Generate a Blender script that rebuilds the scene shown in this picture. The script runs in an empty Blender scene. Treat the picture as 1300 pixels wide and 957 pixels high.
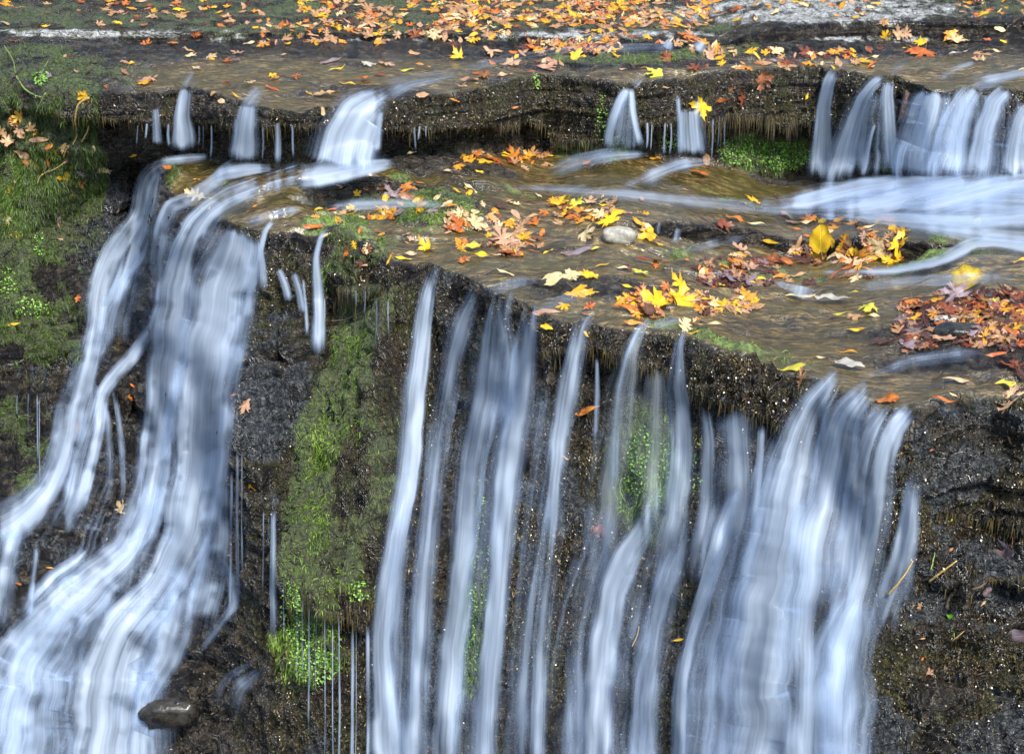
import bpy, math, random
import numpy as np
from mathutils import Vector, Matrix
from mathutils.bvhtree import BVHTree

random.seed(7)
rng = np.random.default_rng(11)
scene = bpy.context.scene
COL = scene.collection

# ------------------------------------------------------------------ camera
F, CU, CV = 2060.0, 650.0, 478.5
PIT = math.radians(20.0)
CP, SP = math.cos(PIT), math.sin(PIT)
H = 6.2
CAM = np.array([0.0, 0.0, H])
cam_data = bpy.data.cameras.new('camera')
cam_data.sensor_width = 36.0
cam_data.lens = 36.0 * F / 1300.0
cam_data.clip_end = 500
cam = bpy.data.objects.new('camera', cam_data)
cam.location = (0, 0, H)
cam.rotation_euler = (math.pi / 2 - PIT, 0, 0)
COL.objects.link(cam)
scene.camera = cam


def ray(u, v):
    xc = (np.asarray(u, float) - CU) / F
    yc = -(np.asarray(v, float) - CV) / F
    return np.stack([xc + 0 * yc, CP + yc * SP + 0 * xc, -SP + yc * CP + 0 * xc], -1)


def project(P):
    x, y, z = P[..., 0], P[..., 1], P[..., 2] - H
    dep = y * CP - z * SP
    up = y * SP + z * CP
    return CU + F * x / dep, CV - F * up / dep, dep


# ------------------------------------------------------------------ noise
def _h(ix, iy, iz, s):
    h = (ix * np.uint32(374761393)) ^ (iy * np.uint32(668265263)) ^ (iz * np.uint32(2147483647 // 3)) ^ np.uint32(s * 974711 & 0xffffffff)
    h = (h ^ (h >> np.uint32(13))) * np.uint32(1274126177)
    h = (h ^ (h >> np.uint32(15))) * np.uint32(2246822519)
    h = h ^ (h >> np.uint32(16))
    return h.astype(np.float32) / np.float32(4294967295.0)


def vnoise(x, y, z, seed=0):
    """smooth value noise in 0..1"""
    x = np.asarray(x, np.float32) + 1000.5; y = np.asarray(y, np.float32) + 1000.5; z = np.asarray(z, np.float32) + 1000.5
    x, y, z = np.broadcast_arrays(x, y, z)
    fx, fy, fz = np.floor(x), np.floor(y), np.floor(z)
    ix, iy, iz = fx.astype(np.uint32), fy.astype(np.uint32), fz.astype(np.uint32)
    tx, ty, tz = x - fx, y - fy, z - fz
    tx = tx * tx * (3 - 2 * tx); ty = ty * ty * (3 - 2 * ty); tz = tz * tz * (3 - 2 * tz)
    o = np.uint32(1)
    def lx(a, b):
        c0 = _h(ix, a, b, seed); c1 = _h(ix + o, a, b, seed)
        return c0 + (c1 - c0) * tx
    a = lx(iy, iz); b = lx(iy + o, iz); c = a + (b - a) * ty
    a = lx(iy, iz + o); b = lx(iy + o, iz + o); d = a + (b - a) * ty
    return c + (d - c) * tz


def fbm(P, f, octv=4, seed=0, sc=(1, 1, 1), gain=0.5, ridged=False):
    s = 0.0; a = 1.0; t = 0.0
    for k in range(octv):
        n = vnoise(P[..., 0] * f * sc[0], P[..., 1] * f * sc[1], P[..., 2] * f * sc[2], seed + k * 17)
        n = 1 - 2 * abs(2 * n - 1) if ridged else 2 * n - 1
        s = s + a * n; t += a; a *= gain; f *= 2.03
    return s / t


def gsm(a, sig, axis=0):
    """gaussian smoothing along one axis with edge padding"""
    r = max(1, int(sig * 3)); k = np.exp(-0.5 * (np.arange(-r, r + 1) / sig) ** 2); k /= k.sum()
    a = np.moveaxis(a, axis, 0)
    p = np.concatenate([np.repeat(a[:1], r, 0), a, np.repeat(a[-1:], r, 0)])
    out = sum(k[i] * p[i:i + len(a)] for i in range(2 * r + 1))
    return np.moveaxis(out, 0, axis)


def sstep(a, b, x):
    t = np.clip((x - a) / (b - a), 0, 1)
    return t * t * (3 - 2 * t)


# ------------------------------------------------------------------ terrain control lines (photo columns, real depths)
US = np.concatenate([np.linspace(-700, -80, 70, endpoint=False), np.linspace(-80, 1380, 1000), np.linspace(1380, 2000, 71)[1:]])
NC = len(US)
DU = 1.46


def kn(*pts, sm=5.0, jag=0.0, seed=0):
    a = np.array(pts, float)
    r = np.interp(US, a[:, 0], a[:, 1])
    r = gsm(r, sm / DU)
    if jag:
        q = np.stack([US * 0.01, 0 * US, 0 * US], -1)
        r = r + jag * fbm(q, 1.6, 5, seed, gain=0.62)
    return r


V_BACK = kn((0, -150))
V_TOP = kn((0, -40))
V_S1 = kn((-170, 38), (400, 40), (700, 44), (850, 50), (905, 57), (970, 33), (1020, 29), (1107, 23), (1470, 22), jag=3, seed=3)
V_S2 = np.maximum(kn((-170, 43), (400, 45), (850, 53), (905, 62), (970, 51), (1090, 48), (1200, 48), (1300, 42), (1470, 40), jag=2, seed=5), V_S1 + 2)
V_C = kn((-170, 100), (0, 112), (60, 120), (110, 122), (150, 120), (200, 118), (228, 110), (245, 112), (300, 128), (340, 136), (380, 140),
         (410, 134), (470, 132), (500, 126), (530, 120), (560, 118), (600, 113), (650, 103), (690, 95), (720, 98), (790, 107), (850, 101), (930, 92),
         (970, 88), (1010, 84), (1040, 83), (1060, 88), (1110, 96), (1140, 97), (1180, 112), (1240, 110), (1300, 112), (1470, 118), sm=4, jag=4, seed=8)
V_D = kn((-170, 128), (0, 130), (60, 137), (110, 150), (150, 155), (230, 157), (320, 159), (400, 157), (480, 158), (520, 163), (600, 158), (640, 160),
         (690, 160), (700, 178), (780, 178), (800, 155), (860, 155), (930, 150), (970, 152), (1040, 160), (1140, 170), (1300, 185), (1470, 190), sm=2.5, jag=5, seed=12)
V_D = np.maximum(V_D, V_C + 12)
V_F = kn((-170, 185), (0, 190), (100, 190), (200, 193), (250, 198), (330, 206), (400, 208), (480, 193), (520, 184), (600, 186), (650, 189), (700, 196), (780, 194),
         (830, 198), (880, 205), (950, 217), (1040, 228), (1150, 226), (1300, 226), (1470, 228), jag=3, seed=14)
REC = kn((-170, 0.02), (40, 0.03), (80, 0.16), (150, 0.3), (500, 0.32), (640, 0.28), (690, 0.10), (780, 0.12), (800, 0.3), (1000, 0.3), (1050, 0.12), (1140, 0.10), (1300, 0.05), (1470, 0.03))
V_I = kn((-170, 330), (0, 310), (80, 290), (140, 230), (160, 208), (200, 213), (212, 245), (240, 262), (265, 270), (295, 284), (322, 293), (340, 300), (400, 305),
         (430, 302), (480, 315), (500, 334), (550, 336), (600, 355), (640, 375), (700, 397), (740, 402), (790, 415), (830, 417), (870, 426), (930, 452),
         (990, 472), (1030, 482), (1050, 487), (1080, 499), (1115, 522), (1165, 527), (1200, 515), (1250, 507), (1300, 515), (1470, 530), sm=4, jag=5, seed=20)
g = np.clip((V_I - V_F) / 260.0, 0, 1)
V_G1 = kn((-170, 230), (150, 200), (330, 238), (390, 224), (480, 222), (560, 240), (620, 262), (700, 272), (850, 279), (950, 284), (1000, 299), (1100, 303), (1180, 306), (1230, 309), (1470, 315), jag=5, seed=22)
V_G2 = V_G1 + kn((-170, 4), (370, 4), (392, 20), (480, 22), (520, 8), (600, 10), (700, 12), (840, 24), (950, 28), (1180, 24), (1240, 10), (1470, 8), jag=4, seed=25)
V_G1 = np.minimum(np.maximum(V_G1, V_F + 3), V_F + (V_I - V_F) * 0.6)
V_G2 = np.minimum(np.maximum(V_G2, V_G1 + 2), V_G1 + (V_I - V_G1) * 0.7)
V_J = kn((-170, 490), (0, 482), (60, 492), (90, 478), (120, 440), (200, 440), (300, 420), (335, 400), (360, 420), (425, 420), (432, 368), (490, 366), (500, 520), (640, 520), (690, 450), (760, 440),
         (800, 455), (870, 480), (930, 512), (990, 540), (1020, 560), (1100, 640), (1160, 640), (1185, 660), (1300, 660), (1470, 660), sm=4, jag=12, seed=30)
V_J = np.maximum(V_J, V_I + 22)
DJ = kn((-170, .75), (100, .6), (150, 0.45), (260, 0.28), (330, 0.12), (440, 0.12), (500, 0.28), (700, 0.10), (1000, 0.08), (1100, 0.1), (1180, 0.12), (1470, 0.15))   # how far J stands in front of I
RJ = kn((-170, .4), (60, .42), (95, .2), (115, 0.0), (425, 0.0), (436, 0.34), (484, 0.34), (498, 0.0), (680, 0.0), (720, .16), (800, .3), (980, .3), (1030, .1), (1090, 0.0), (1175, 0.0), (1200, .12), (1300, .1), (1470, 0.1), sm=3)
V_K = kn((-170, 640), (0, 640), (60, 640), (110, 640), (200, 640), (330, 640), (360, 700), (380, 765), (480, 790), (520, 720), (600, 700), (700, 640), (790, 640), (900, 640), (1000, 640), (1100, 760), (1170, 735), (1300, 740), (1470, 740), sm=5, jag=10, seed=34)
V_K = np.maximum(V_K, V_J + 30)
YK = kn((-170, 9.6), (0, 9.75), (60, 9.85), (110, 9.9), (200, 10.0), (280, 9.65), (330, 9.0), (400, 8.4), (480, 8.35), (520, 8.4), (600, 8.2), (700, 8.25), (800, 8.15), (900, 7.75), (1000, 7.3), (1100, 6.95), (1200, 6.85), (1300, 6.8), (1470, 6.7), sm=14)
RK = kn((-170, 0), (340, 0), (372, .2), (480, .22), (520, 0.0), (1150, 0), (1190, .1), (1470, .1), sm=4)
YL = kn((-170, 8.9), (0, 9.0), (100, 9.1), (200, 9.2), (280, 9.05), (330, 8.7), (400, 8.3), (500, 8.15), (600, 7.9), (700, 7.65), (800, 7.45), (900, 7.1), (1000, 6.85), (1100, 6.65), (1200, 6.55), (1300, 6.45), (1470, 6.3), sm=14)


def P_vz(v, z):
    d = ray(US, v); t = (z - H) / d[:, 2]
    return CAM + d * t[:, None]


def P_vY(v, Y):
    d = ray(US, v); t = Y / d[:, 1]
    return CAM + d * t[:, None]


def P_Yz(Y, z):
    dep = Y * CP - (z - H) * SP
    return np.stack([(US - CU) / F * dep, Y + 0 * US, z + 0 * US], -1)


def build_rows(env=False):
    r = []
    ZS = kn((-170, H - 1.97), (850, H - 2.0), (905, H - 2.08), (970, H - 1.93), (1470, H - 1.93))
    b0 = P_Yz(40.0 + 0 * US, H + 2.5 + 0 * US)
    r.append((b0, 0))
    r.append((P_vz(V_BACK, H - 1.8), 40))
    r.append((P_vz(V_TOP, H - 1.88), 60))
    p = P_vz(V_S1, ZS); r.append((p, 70))
    r.append((P_vY(V_S2, p[:, 1] - 0.02), 10 if env else 14))
    c = P_vz(V_C, kn((0, H - 2.12))); r.append((c, 75))
    yc = c[:, 1]
    rec = 0 * REC if env else REC
    e = 0.10 if env else 0.05
    r.append((P_vY(V_C * 0.55 + V_D * 0.45, yc - e), 20))
    d = P_vY(V_D, yc - e); r.append((d, 26))
    r.append((P_Yz(yc + rec, d[:, 2] + 0.015) if not env else P_vY(V_D * 0.5 + V_F * 0.5, yc - e), 14))
    r.append((P_vY(V_F, yc + (rec * 0.8 if not env else -0.1)), 34))
    f = r[-1][0]
    zi = kn((-170, H - 3.3), (0, H - 3.25), (80, H - 3.2), (150, H - 2.85), (200, H - 2.8), (1470, H - 2.8))
    i = P_vz(V_I, zi)
    i[:, 1]  # depth of the main lip
    # middle shelf: two gentle treads with a riser between
    zf = f[:, 2]
    drop = kn((-170, .0), (370, .0), (395, .06), (480, .06), (520, .02), (700, .03), (850, .08), (1200, .07), (1250, .02), (1470, .02))
    w1 = np.clip((V_G1 - V_F) / np.maximum(V_I - V_F, 1), 0, 1)
    z1 = zf * (1 - w1) + zi * w1 + drop * 0.5
    g1 = P_vz(V_G1, z1); r.append((g1, 40))
    g2 = P_vY(V_G2, g1[:, 1] - np.maximum(0.03, 0.0)); 
    z2 = np.minimum(g2[:, 2], z1)
    w2 = np.clip((V_G2 - V_F) / np.maximum(V_I - V_F, 1), 0, 1)
    zz = (zf * (1 - w2) + zi * w2)
    flat = kn((-170, 1), (370, 1), (395, 0), (480, 0), (520, 1), (800, 1), (850, 0), (1200, 0), (1250, 1), (1470, 1), sm=8)
    g2f = P_vz(V_G2, zz - drop * 0.5)
    g2 = g2 * (1 - flat[:, None]) + g2f * flat[:, None]
    r.append((g2, 16))
    r.append((i, 110))
    yi = i[:, 1]
    r.append((P_vY(V_I * 0.75 + V_J * 0.25, yi - 0.6 * DJ * 0.6 - 0.03), 26))
    j = P_vY(V_J, yi - DJ - 0.05); r.append((j, 60))
    yk = YK
    if not env:
        r.append((P_Yz(j[:, 1] + RJ, j[:, 2] + 0.01), 16))
        kk = P_vY(V_K, np.minimum(yk, j[:, 1] - 0.02)); r.append((kk, 100))
        r.append((P_Yz(kk[:, 1] + RK, kk[:, 2] - 0.01), 12))
    else:
        kk = P_vY(V_K, np.minimum(yk, j[:, 1] - 0.02)); r.append((kk, 100))
    r.append((P_vY(kn((0, 880)), np.minimum(YL, kk[:, 1] - 0.03)), 90))
    l = r[-1][0]
    r.append((P_vY(kn((0, 1010)), l[:, 1] - 0.25), 50))
    m = r[-1][0]
    r.append((P_Yz(m[:, 1] - 0.35, 0.02 + 0 * US), 26))
    r.append((P_Yz(np.full(NC, 2.0), -0.05 + 0 * US), 10))
    return r


def fill(rows, dens=1.0):
    P = []; tag = []
    for k, (p, n) in enumerate(rows):
        if k == 0:
            P.append(p[None]); tag.append(0); continue
        n = max(1, int(n * dens)); q = rows[k - 1][0]
        t = (np.arange(1, n + 1) / n)[:, None, None]
        P.append(q[None] * (1 - t) + p[None] * t); tag += [k] * n
    return np.concatenate(P), np.array(tag)


G, TAG = fill(build_rows())
TAG = TAG[:, None]
sm_row = gsm(G, 2.2, 0)
G[3:-3] = sm_row[3:-3]
NR = len(G)


def normals(G):
    du = np.gradient(G, axis=1); dv = np.gradient(G, axis=0)
    n = np.cross(dv, du)
    n /= np.linalg.norm(n, axis=-1, keepdims=True) + 1e-9
    return n


N0 = gsm(gsm(normals(G), 3, 0), 3, 1)
N0 /= np.linalg.norm(N0, axis=-1, keepdims=True) + 1e-9
UU, VV, DEP = project(G)
near = sstep(-120, 0, VV) * (1 - 0.0 * VV)
G0 = G.copy()

# flow of water on the shelves and steepness
flat_m = sstep(0.72, 0.93, N0[..., 2])
steep = 1 - sstep(0.3, 0.75, N0[..., 2])
kC, kF, kI = 5, 9, 12
cliff = TAG > kI
upface = (TAG > kC) & (TAG <= kF)


def ell(u, v, ru, rv, ang=0.0, soft=0.5):
    a = math.radians(ang); x = UU - u; y = VV - v
    X = x * math.cos(a) + y * math.sin(a); Y = -x * math.sin(a) + y * math.cos(a)
    d = np.sqrt((X / ru) ** 2 + (Y / rv) ** 2)
    return 1 - sstep(1 - soft, 1 + soft, d)


def line(pts, w, soft=0.5):
    best = np.full(UU.shape, 1e9)
    for (x0, y0), (x1, y1) in zip(pts[:-1], pts[1:]):
        dx, dy = x1 - x0, y1 - y0; L = dx * dx + dy * dy
        t = np.clip(((UU - x0) * dx + (VV - y0) * dy) / L, 0, 1)
        best = np.minimum(best, np.hypot(UU - x0 - t * dx, VV - y0 - t * dy))
    return 1 - sstep(w * (1 - soft), w * (1 + soft), best)


def mx(*a):
    o = a[0]
    for b in a[1:]: o = np.maximum(o, b)
    return o


film = flat_m * ((TAG > 4) & (TAG <= kI + 1)) * sstep(120, 240, UU + 0.4 * (VV - 100))
film = np.where(TAG <= kC, film * sstep(60, 78, VV), film)
film = film * (1 - 0.8 * mx(ell(560, 262, 60, 22), ell(1240, 430, 130, 45), ell(440, 245, 45, 15)))
film = gsm(gsm(film, 2, 0), 2, 1)

# big shapes: outcrops, knobs and hollows of the cascade
bumps = [(350, 520, 60, 85, .13), (395, 450, 30, 35, .05), (160, 492, 42, 30, .16), (190, 520, 22, 30, .06), (115, 800, 45, 42, .20), (60, 760, 40, 40, .10), (205, 800, 40, 28, .16),
         (35, 740, 45, 60, .10), (100, 600, 34, 60, .09), (190, 350, 20, 80, .07), (165, 400, 22, 50, .06), (200, 440, 25, 40, .06), (340, 700, 22, 60, -.05), (260, 780, 40, 40, .10),
         (245, 500, 14, 70, .05), (700, 640, 12, 60, .03), (790, 690, 22, 30, .07), (905, 690, 20, 40, .05), (945, 625, 30, 16, .06), (1090, 780, 50, 40, .09),
         (620, 545, 24, 20, .05), (720, 470, 15, 30, .04), (1200, 560, 70, 40, .06), (1240, 720, 80, 22, .10), (1210, 800, 60, 18, .08), (1280, 640, 50, 40, .07),
         (55, 370, 60, 50, .10), (30, 455, 60, 28, .12), (110, 290, 24, 50, -.05), (35, 240, 50, 30, .05), (560, 268, 42, 16, .09), (430, 330, 60, 40, .05), (30, 100, 60, 22, .05),
         (465, 620, 60, 170, .16), (425, 470, 40, 60, .06), (390, 690, 26, 60, .06), (1210, 425, 80, 25, .05), (1215, 330, 30, 12, .05), (240, 232, 24, 12, .04), (600, 275, 40, 9, .03)]
disp = np.zeros(UU.shape)
for u, v, ru, rv, h in bumps:
    disp += h * np.exp(-(((UU - u) / ru) ** 2 + ((VV - v) / rv) ** 2) * 1.2) * (TAG > 1)
wob = fbm(G, 0.9, 3, 40)
casc = ell(190, 560, 190, 330) * cliff
disp += 0.10 * fbm(G, 1.3, 3, 41) * np.where(cliff, 1.0, 0.30) * near
disp += 0.05 * fbm(G, 3.6, 4, 52) * np.where(cliff | upface, 1.0, 0.45) * near
# bedding: thin horizontal layers that stick out by different amounts
zz = G[..., 2] + 0.03 * fbm(G, 1.6, 3, 60) + 0.02 * G[..., 0]
def layers(freq, seed):
    q = zz * freq; k = np.floor(q); fr = q - k
    lo = vnoise(k * 7.3, G[..., 0] * 1.1, G[..., 1] * 1.1, seed); hi = vnoise((k + 1) * 7.3, G[..., 0] * 1.1, G[..., 1] * 1.1, seed)
    return lo + (hi - lo) * sstep(0.82, 1.0, fr) - 0.35 * np.exp(-((fr - 0.9) / 0.07) ** 2)
str_m = steep * np.where(UU < 125, .25, 1.0) * np.where(cliff & (UU > 330) & (UU < 1170), 0.35, np.where(cliff, .8, 1.0)) * (0.35 + 0.65 * sstep(-.15, .25, fbm(G, 1.4, 3, 66)))
disp += str_m * (0.085 * (layers(6.5, 71) - .5) + 0.035 * (layers(19.0, 75) - .5)) * near
# blocky steps of the cascade at the left
disp += casc * 0.16 * (layers(3.3, 77) - .5) + casc * 0.08 * fbm(G, 4, 3, 79, ridged=True) + casc * .05 * (layers(9, 78) - .5)
rw = cliff * sstep(1120, 1200, UU) + ell(350, 520, 75, 110) * cliff
disp += rw * (0.10 * (layers(4.2, 83) - .5) + .07 * fbm(G, 3.2, 4, 84, ridged=True) * 1.4 + .05 * (layers(12, 85) - .5)) * near
# ledges on the shelves (flagstones a few cm thick)
fl = fbm(G, 0.9, 4, 90, sc=(0.55, 1.6, 1))
st = fl * 5.0; k = np.floor(st); fr = st - k
terr = gsm(gsm(0.062 * ((k + sstep(0.84, 1, fr)) - st * 0.75), 1.6, 0), 2.2, 1)
disp += flat_m * (TAG > 1) * (TAG <= kI) * terr * near
bare = sstep(.02, .3, fbm(G, 1.7, 4, 95, sc=(.6, 1.5, 1))) 
film = film * (1 - .85 * bare)
disp += flat_m * (TAG > 1) * (TAG <= kI) * near * (0.012 * fbm(G, 9, 4, 96, sc=(.6, 1.3, 1)) + 0.02 * np.minimum(0, fbm(G, 2.6, 3, 97, ridged=True)) * bare)
# grain
vert = (1, 1, 0.45)
gr = fbm(G, 16, 3, 100, sc=vert, gain=0.6)
gr2 = fbm(G, 48, 2, 110, sc=vert, gain=0.7)
amp = np.where(cliff | upface, 1.0, 0.5) * (1 - 0.85 * film)
gr3 = fbm(G, 9, 3, 120, sc=(1, 1, .7), ridged=True)
disp += amp * (0.034 * gr + 0.016 * gr2 + 0.045 * gr3 * (cliff | upface)) * near
# ragged curtain edges
G = G + N0 * disp[..., None]
# small sag of the lips where water has cut them
UU, VV, DEP = project(G)
N1 = normals(G)

# ---- masks (what grows or lies where)
nz = fbm(G, 2.2, 5, 130, gain=0.6)
nz2 = fbm(G, 7.0, 4, 140, gain=0.6)
def rag(m, a=0.55):
    return np.clip(sstep(0.35, 0.65, m + a * nz2 * 0.6 + a * nz * 0.5) * (m > 0.02), 0, 1)
green = mx(ell(25, 250, 110, 200) * (UU < 135) * 0.72, ell(40, 95, 130, 40) * .8, ell(30, 420, 85, 60) * .7, ell(25, 570, 45, 60) * .6,
           line([(470, 392), (446, 450), (412, 545), (395, 620), (378, 720)], 32) * 1.0, ell(395, 800, 50, 80) * .75, ell(820, 590, 45, 80) * .9,
           ell(560, 265, 62, 24) * .7, ell(435, 312, 52, 45) * .62, ell(975, 195, 70, 26) * .9, ell(600, 760, 24, 130) * .5, line([(700, 76), (800, 78), (900, 66), (960, 62)], 6) * .8,
           ell(450, 690, 70, 110) * .62, ell(440, 560, 70, 130) * .45, ell(500, 400, 40, 50) * .4, ell(1130, 200, 18, 35) * .6, ell(760, 190, 70, 14) * .5, ell(1200, 800, 70, 20) * .3, ell(860, 178, 30, 14) * .5)
topb = (VV < 62) * (TAG <= kC) * (UU < 930)
green = np.maximum(green, 0.55 * flat_m * (TAG > kF) * (TAG <= kI) * sstep(.05, .35, fbm(G, 1.3, 3, 190, sc=(.6, 1.4, 1))))
green = np.maximum(green, topb * 0.5 * (1 - sstep(36, 62, VV)))
green = np.maximum(green, ((VV < 22) & (TAG <= kC)) * 0.45)
green = np.where(UU < 150, green * (0.55 + 0.75 * sstep(-.25, .2, fbm(G, 3.2, 4, 170))), green)
green = rag(green * .92, 1.1)
olive = mx((cliff | upface) * 0.55, ell(1230, 680, 120, 190) * .5, ell(470, 560, 110, 260) * .75)
olive = rag(olive * (UU > 300) + olive * .5 * (UU <= 300), 0.9)
blue = mx(.62 * (cliff | upface) * sstep(.0, .3, fbm(G, 1.8, 3, 195)), ell(345, 500, 60, 80) * .9, ell(125, 280, 28, 70), ell(60, 470, 60, 22) * .7, ell(1210, 570, 90, 70) * .8, ell(1240, 740, 110, 60) * .8, ell(120, 640, 120, 150) * .5)
blue = rag(blue * .8, 1.5) * cliff
pale = mx(ell(1030, 12, 170, 18), ell(760, 44, 150, 5) * .8, ell(130, 43, 130, 5) * .9, ell(1110, 50, 90, 3) * .6, ell(400, 50, 200, 3) * .5, ell(700, 20, 90, 4) * .5) * (TAG <= kC)
pale = rag(pale * .8, 1.5)
green = green * (1 - 0.8 * pale)
cu = gsm(gsm(green, 2, 0), 2, 1) * (VV > 60)
G = G + N1 * (cu * (0.05 * fbm(G, 5.5, 3, 180, sc=(1, 1, .6), ridged=True) + .03 * fbm(G, 14, 3, 181)))[..., None]
N1 = normals(G)

P_rock = G.reshape(-1, 3)
idx = np.arange(NR * NC, dtype=np.int32).reshape(NR, NC)


def grid_mesh(name, r0, r1, c0, c1, mat, colmask=None):
    sub = G[r0:r1, c0:c1]; nr, nc = sub.shape[:2]
    me = bpy.data.meshes.new(name)
    co = sub.reshape(-1, 3)
    ii = np.arange(nr * nc, dtype=np.int32).reshape(nr, nc)
    q = np.stack([ii[:-1, :-1], ii[1:, :-1], ii[1:, 1:], ii[:-1, 1:]], -1).reshape(-1, 4)
    me.vertices.add(len(co)); me.vertices.foreach_set('co', co.astype(np.float32).ravel())
    me.loops.add(q.size); me.loops.foreach_set('vertex_index', q.ravel())
    me.polygons.add(len(q)); me.polygons.foreach_set('loop_start', np.arange(0, q.size, 4, dtype=np.int32))
    me.polygons.foreach_set('loop_total', np.full(len(q), 4, np.int32))
    me.polygons.foreach_set('use_smooth', np.ones(len(q), bool))
    for nm, chans in (('cover', (green, olive, film)), ('stone', (pale, blue, steep))):
        at = me.attributes.new(nm, 'FLOAT_COLOR', 'POINT')
        c = np.ones((len(co), 4), np.float32)
        for k, ch in enumerate(chans): c[:, k] = ch[r0:r1, c0:c1].ravel()
        at.data.foreach_set('color', c.ravel())
    me.update(calc_edges=True)
    me.materials.append(mat)
    o = bpy.data.objects.new(name, me); COL.objects.link(o)
    o['kind'] = 'structure'
    return o


# ------------------------------------------------------------------ materials
class NT:
    def __init__(s, name):
        s.m = bpy.data.materials.new(name); s.m.use_nodes = True
        s.t = s.m.node_tree; s.t.nodes.clear()
        s.out = s.n('ShaderNodeOutputMaterial')
    def n(s, typ, **kw):
        nd = s.t.nodes.new(typ)
        for k, v in kw.items(): setattr(nd, k, v)
        return nd
    def l(s, a, b): s.t.links.new(a, b)
    def noise(s, vec, scale, detail=4, rough=0.6, dist=0.0):
        nd = s.n('ShaderNodeTexNoise'); nd.inputs['Scale'].default_value = scale; nd.inputs['Detail'].default_value = detail
        nd.inputs['Roughness'].default_value = rough; nd.inputs['Distortion'].default_value = dist
        if vec is not None: s.l(vec, nd.inputs['Vector'])
        return nd.outputs['Fac']
    def mapping(s, vec, sc, loc=(0, 0, 0)):
        nd = s.n('ShaderNodeMapping'); nd.inputs['Scale'].default_value = sc; nd.inputs['Location'].default_value = loc
        s.l(vec, nd.inputs['Vector']); return nd.outputs[0]
    def ramp(s, fac, stops, interp='LINEAR'):
        nd = s.n('ShaderNodeValToRGB'); cr = nd.color_ramp; cr.interpolation = interp
        while len(cr.elements) < len(stops): cr.elements.new(0.5)
        for e, (p, c) in zip(cr.elements, stops):
            e.position = p; e.color = (c[0], c[1], c[2], 1) if hasattr(c, '__len__') else (c, c, c, 1)
        s.l(fac, nd.inputs[0]); return nd.outputs[0]
    def mix(s, f, a, b, mode='MIX'):
        nd = s.n('ShaderNodeMix', data_type='RGBA', blend_type=mode)
        for sock, v in ((nd.inputs[0], f), (nd.inputs[6], a), (nd.inputs[7], b)):
            if hasattr(v, 'is_linked'): s.l(v, sock)
            elif hasattr(v, '__len__'): sock.default_value = (v[0], v[1], v[2], 1)
            else: sock.default_value = v
        return nd.outputs[2]
    def math(s, op, a, b=None, c=None, clamp=False):
        nd = s.n('ShaderNodeMath', operation=op, use_clamp=clamp)
        for k, v in enumerate((a, b, c)):
            if v is None: continue
            if hasattr(v, 'is_linked'): s.l(v, nd.inputs[k])
            else: nd.inputs[k].default_value = v
        return nd.outputs[0]
    def bump(s, h, strength, dist, normal=None):
        nd = s.n('ShaderNodeBump'); nd.inputs['Strength'].default_value = strength if not hasattr(strength, 'is_linked') else 1
        if hasattr(strength, 'is_linked'): s.l(strength, nd.inputs['Strength'])
        nd.inputs['Distance'].default_value = dist
        s.l(h, nd.inputs['Height'])
        if normal is not None: s.l(normal, nd.inputs['Normal'])
        return nd.outputs[0]
    def bsdf(s, col, rough=0.5, normal=None, spec=0.5):
        nd = s.n('ShaderNodeBsdfPrincipled')
        for sock, v in ((nd.inputs['Base Color'], col), (nd.inputs['Roughness'], rough), (nd.inputs['Specular IOR Level'], spec)):
            if hasattr(v, 'is_linked'): s.l(v, sock)
            elif hasattr(v, '__len__'): sock.default_value = (v[0], v[1], v[2], 1)
            else: sock.default_value = v
        if normal is not None: s.l(normal, nd.inputs['Normal'])
        return nd


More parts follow.
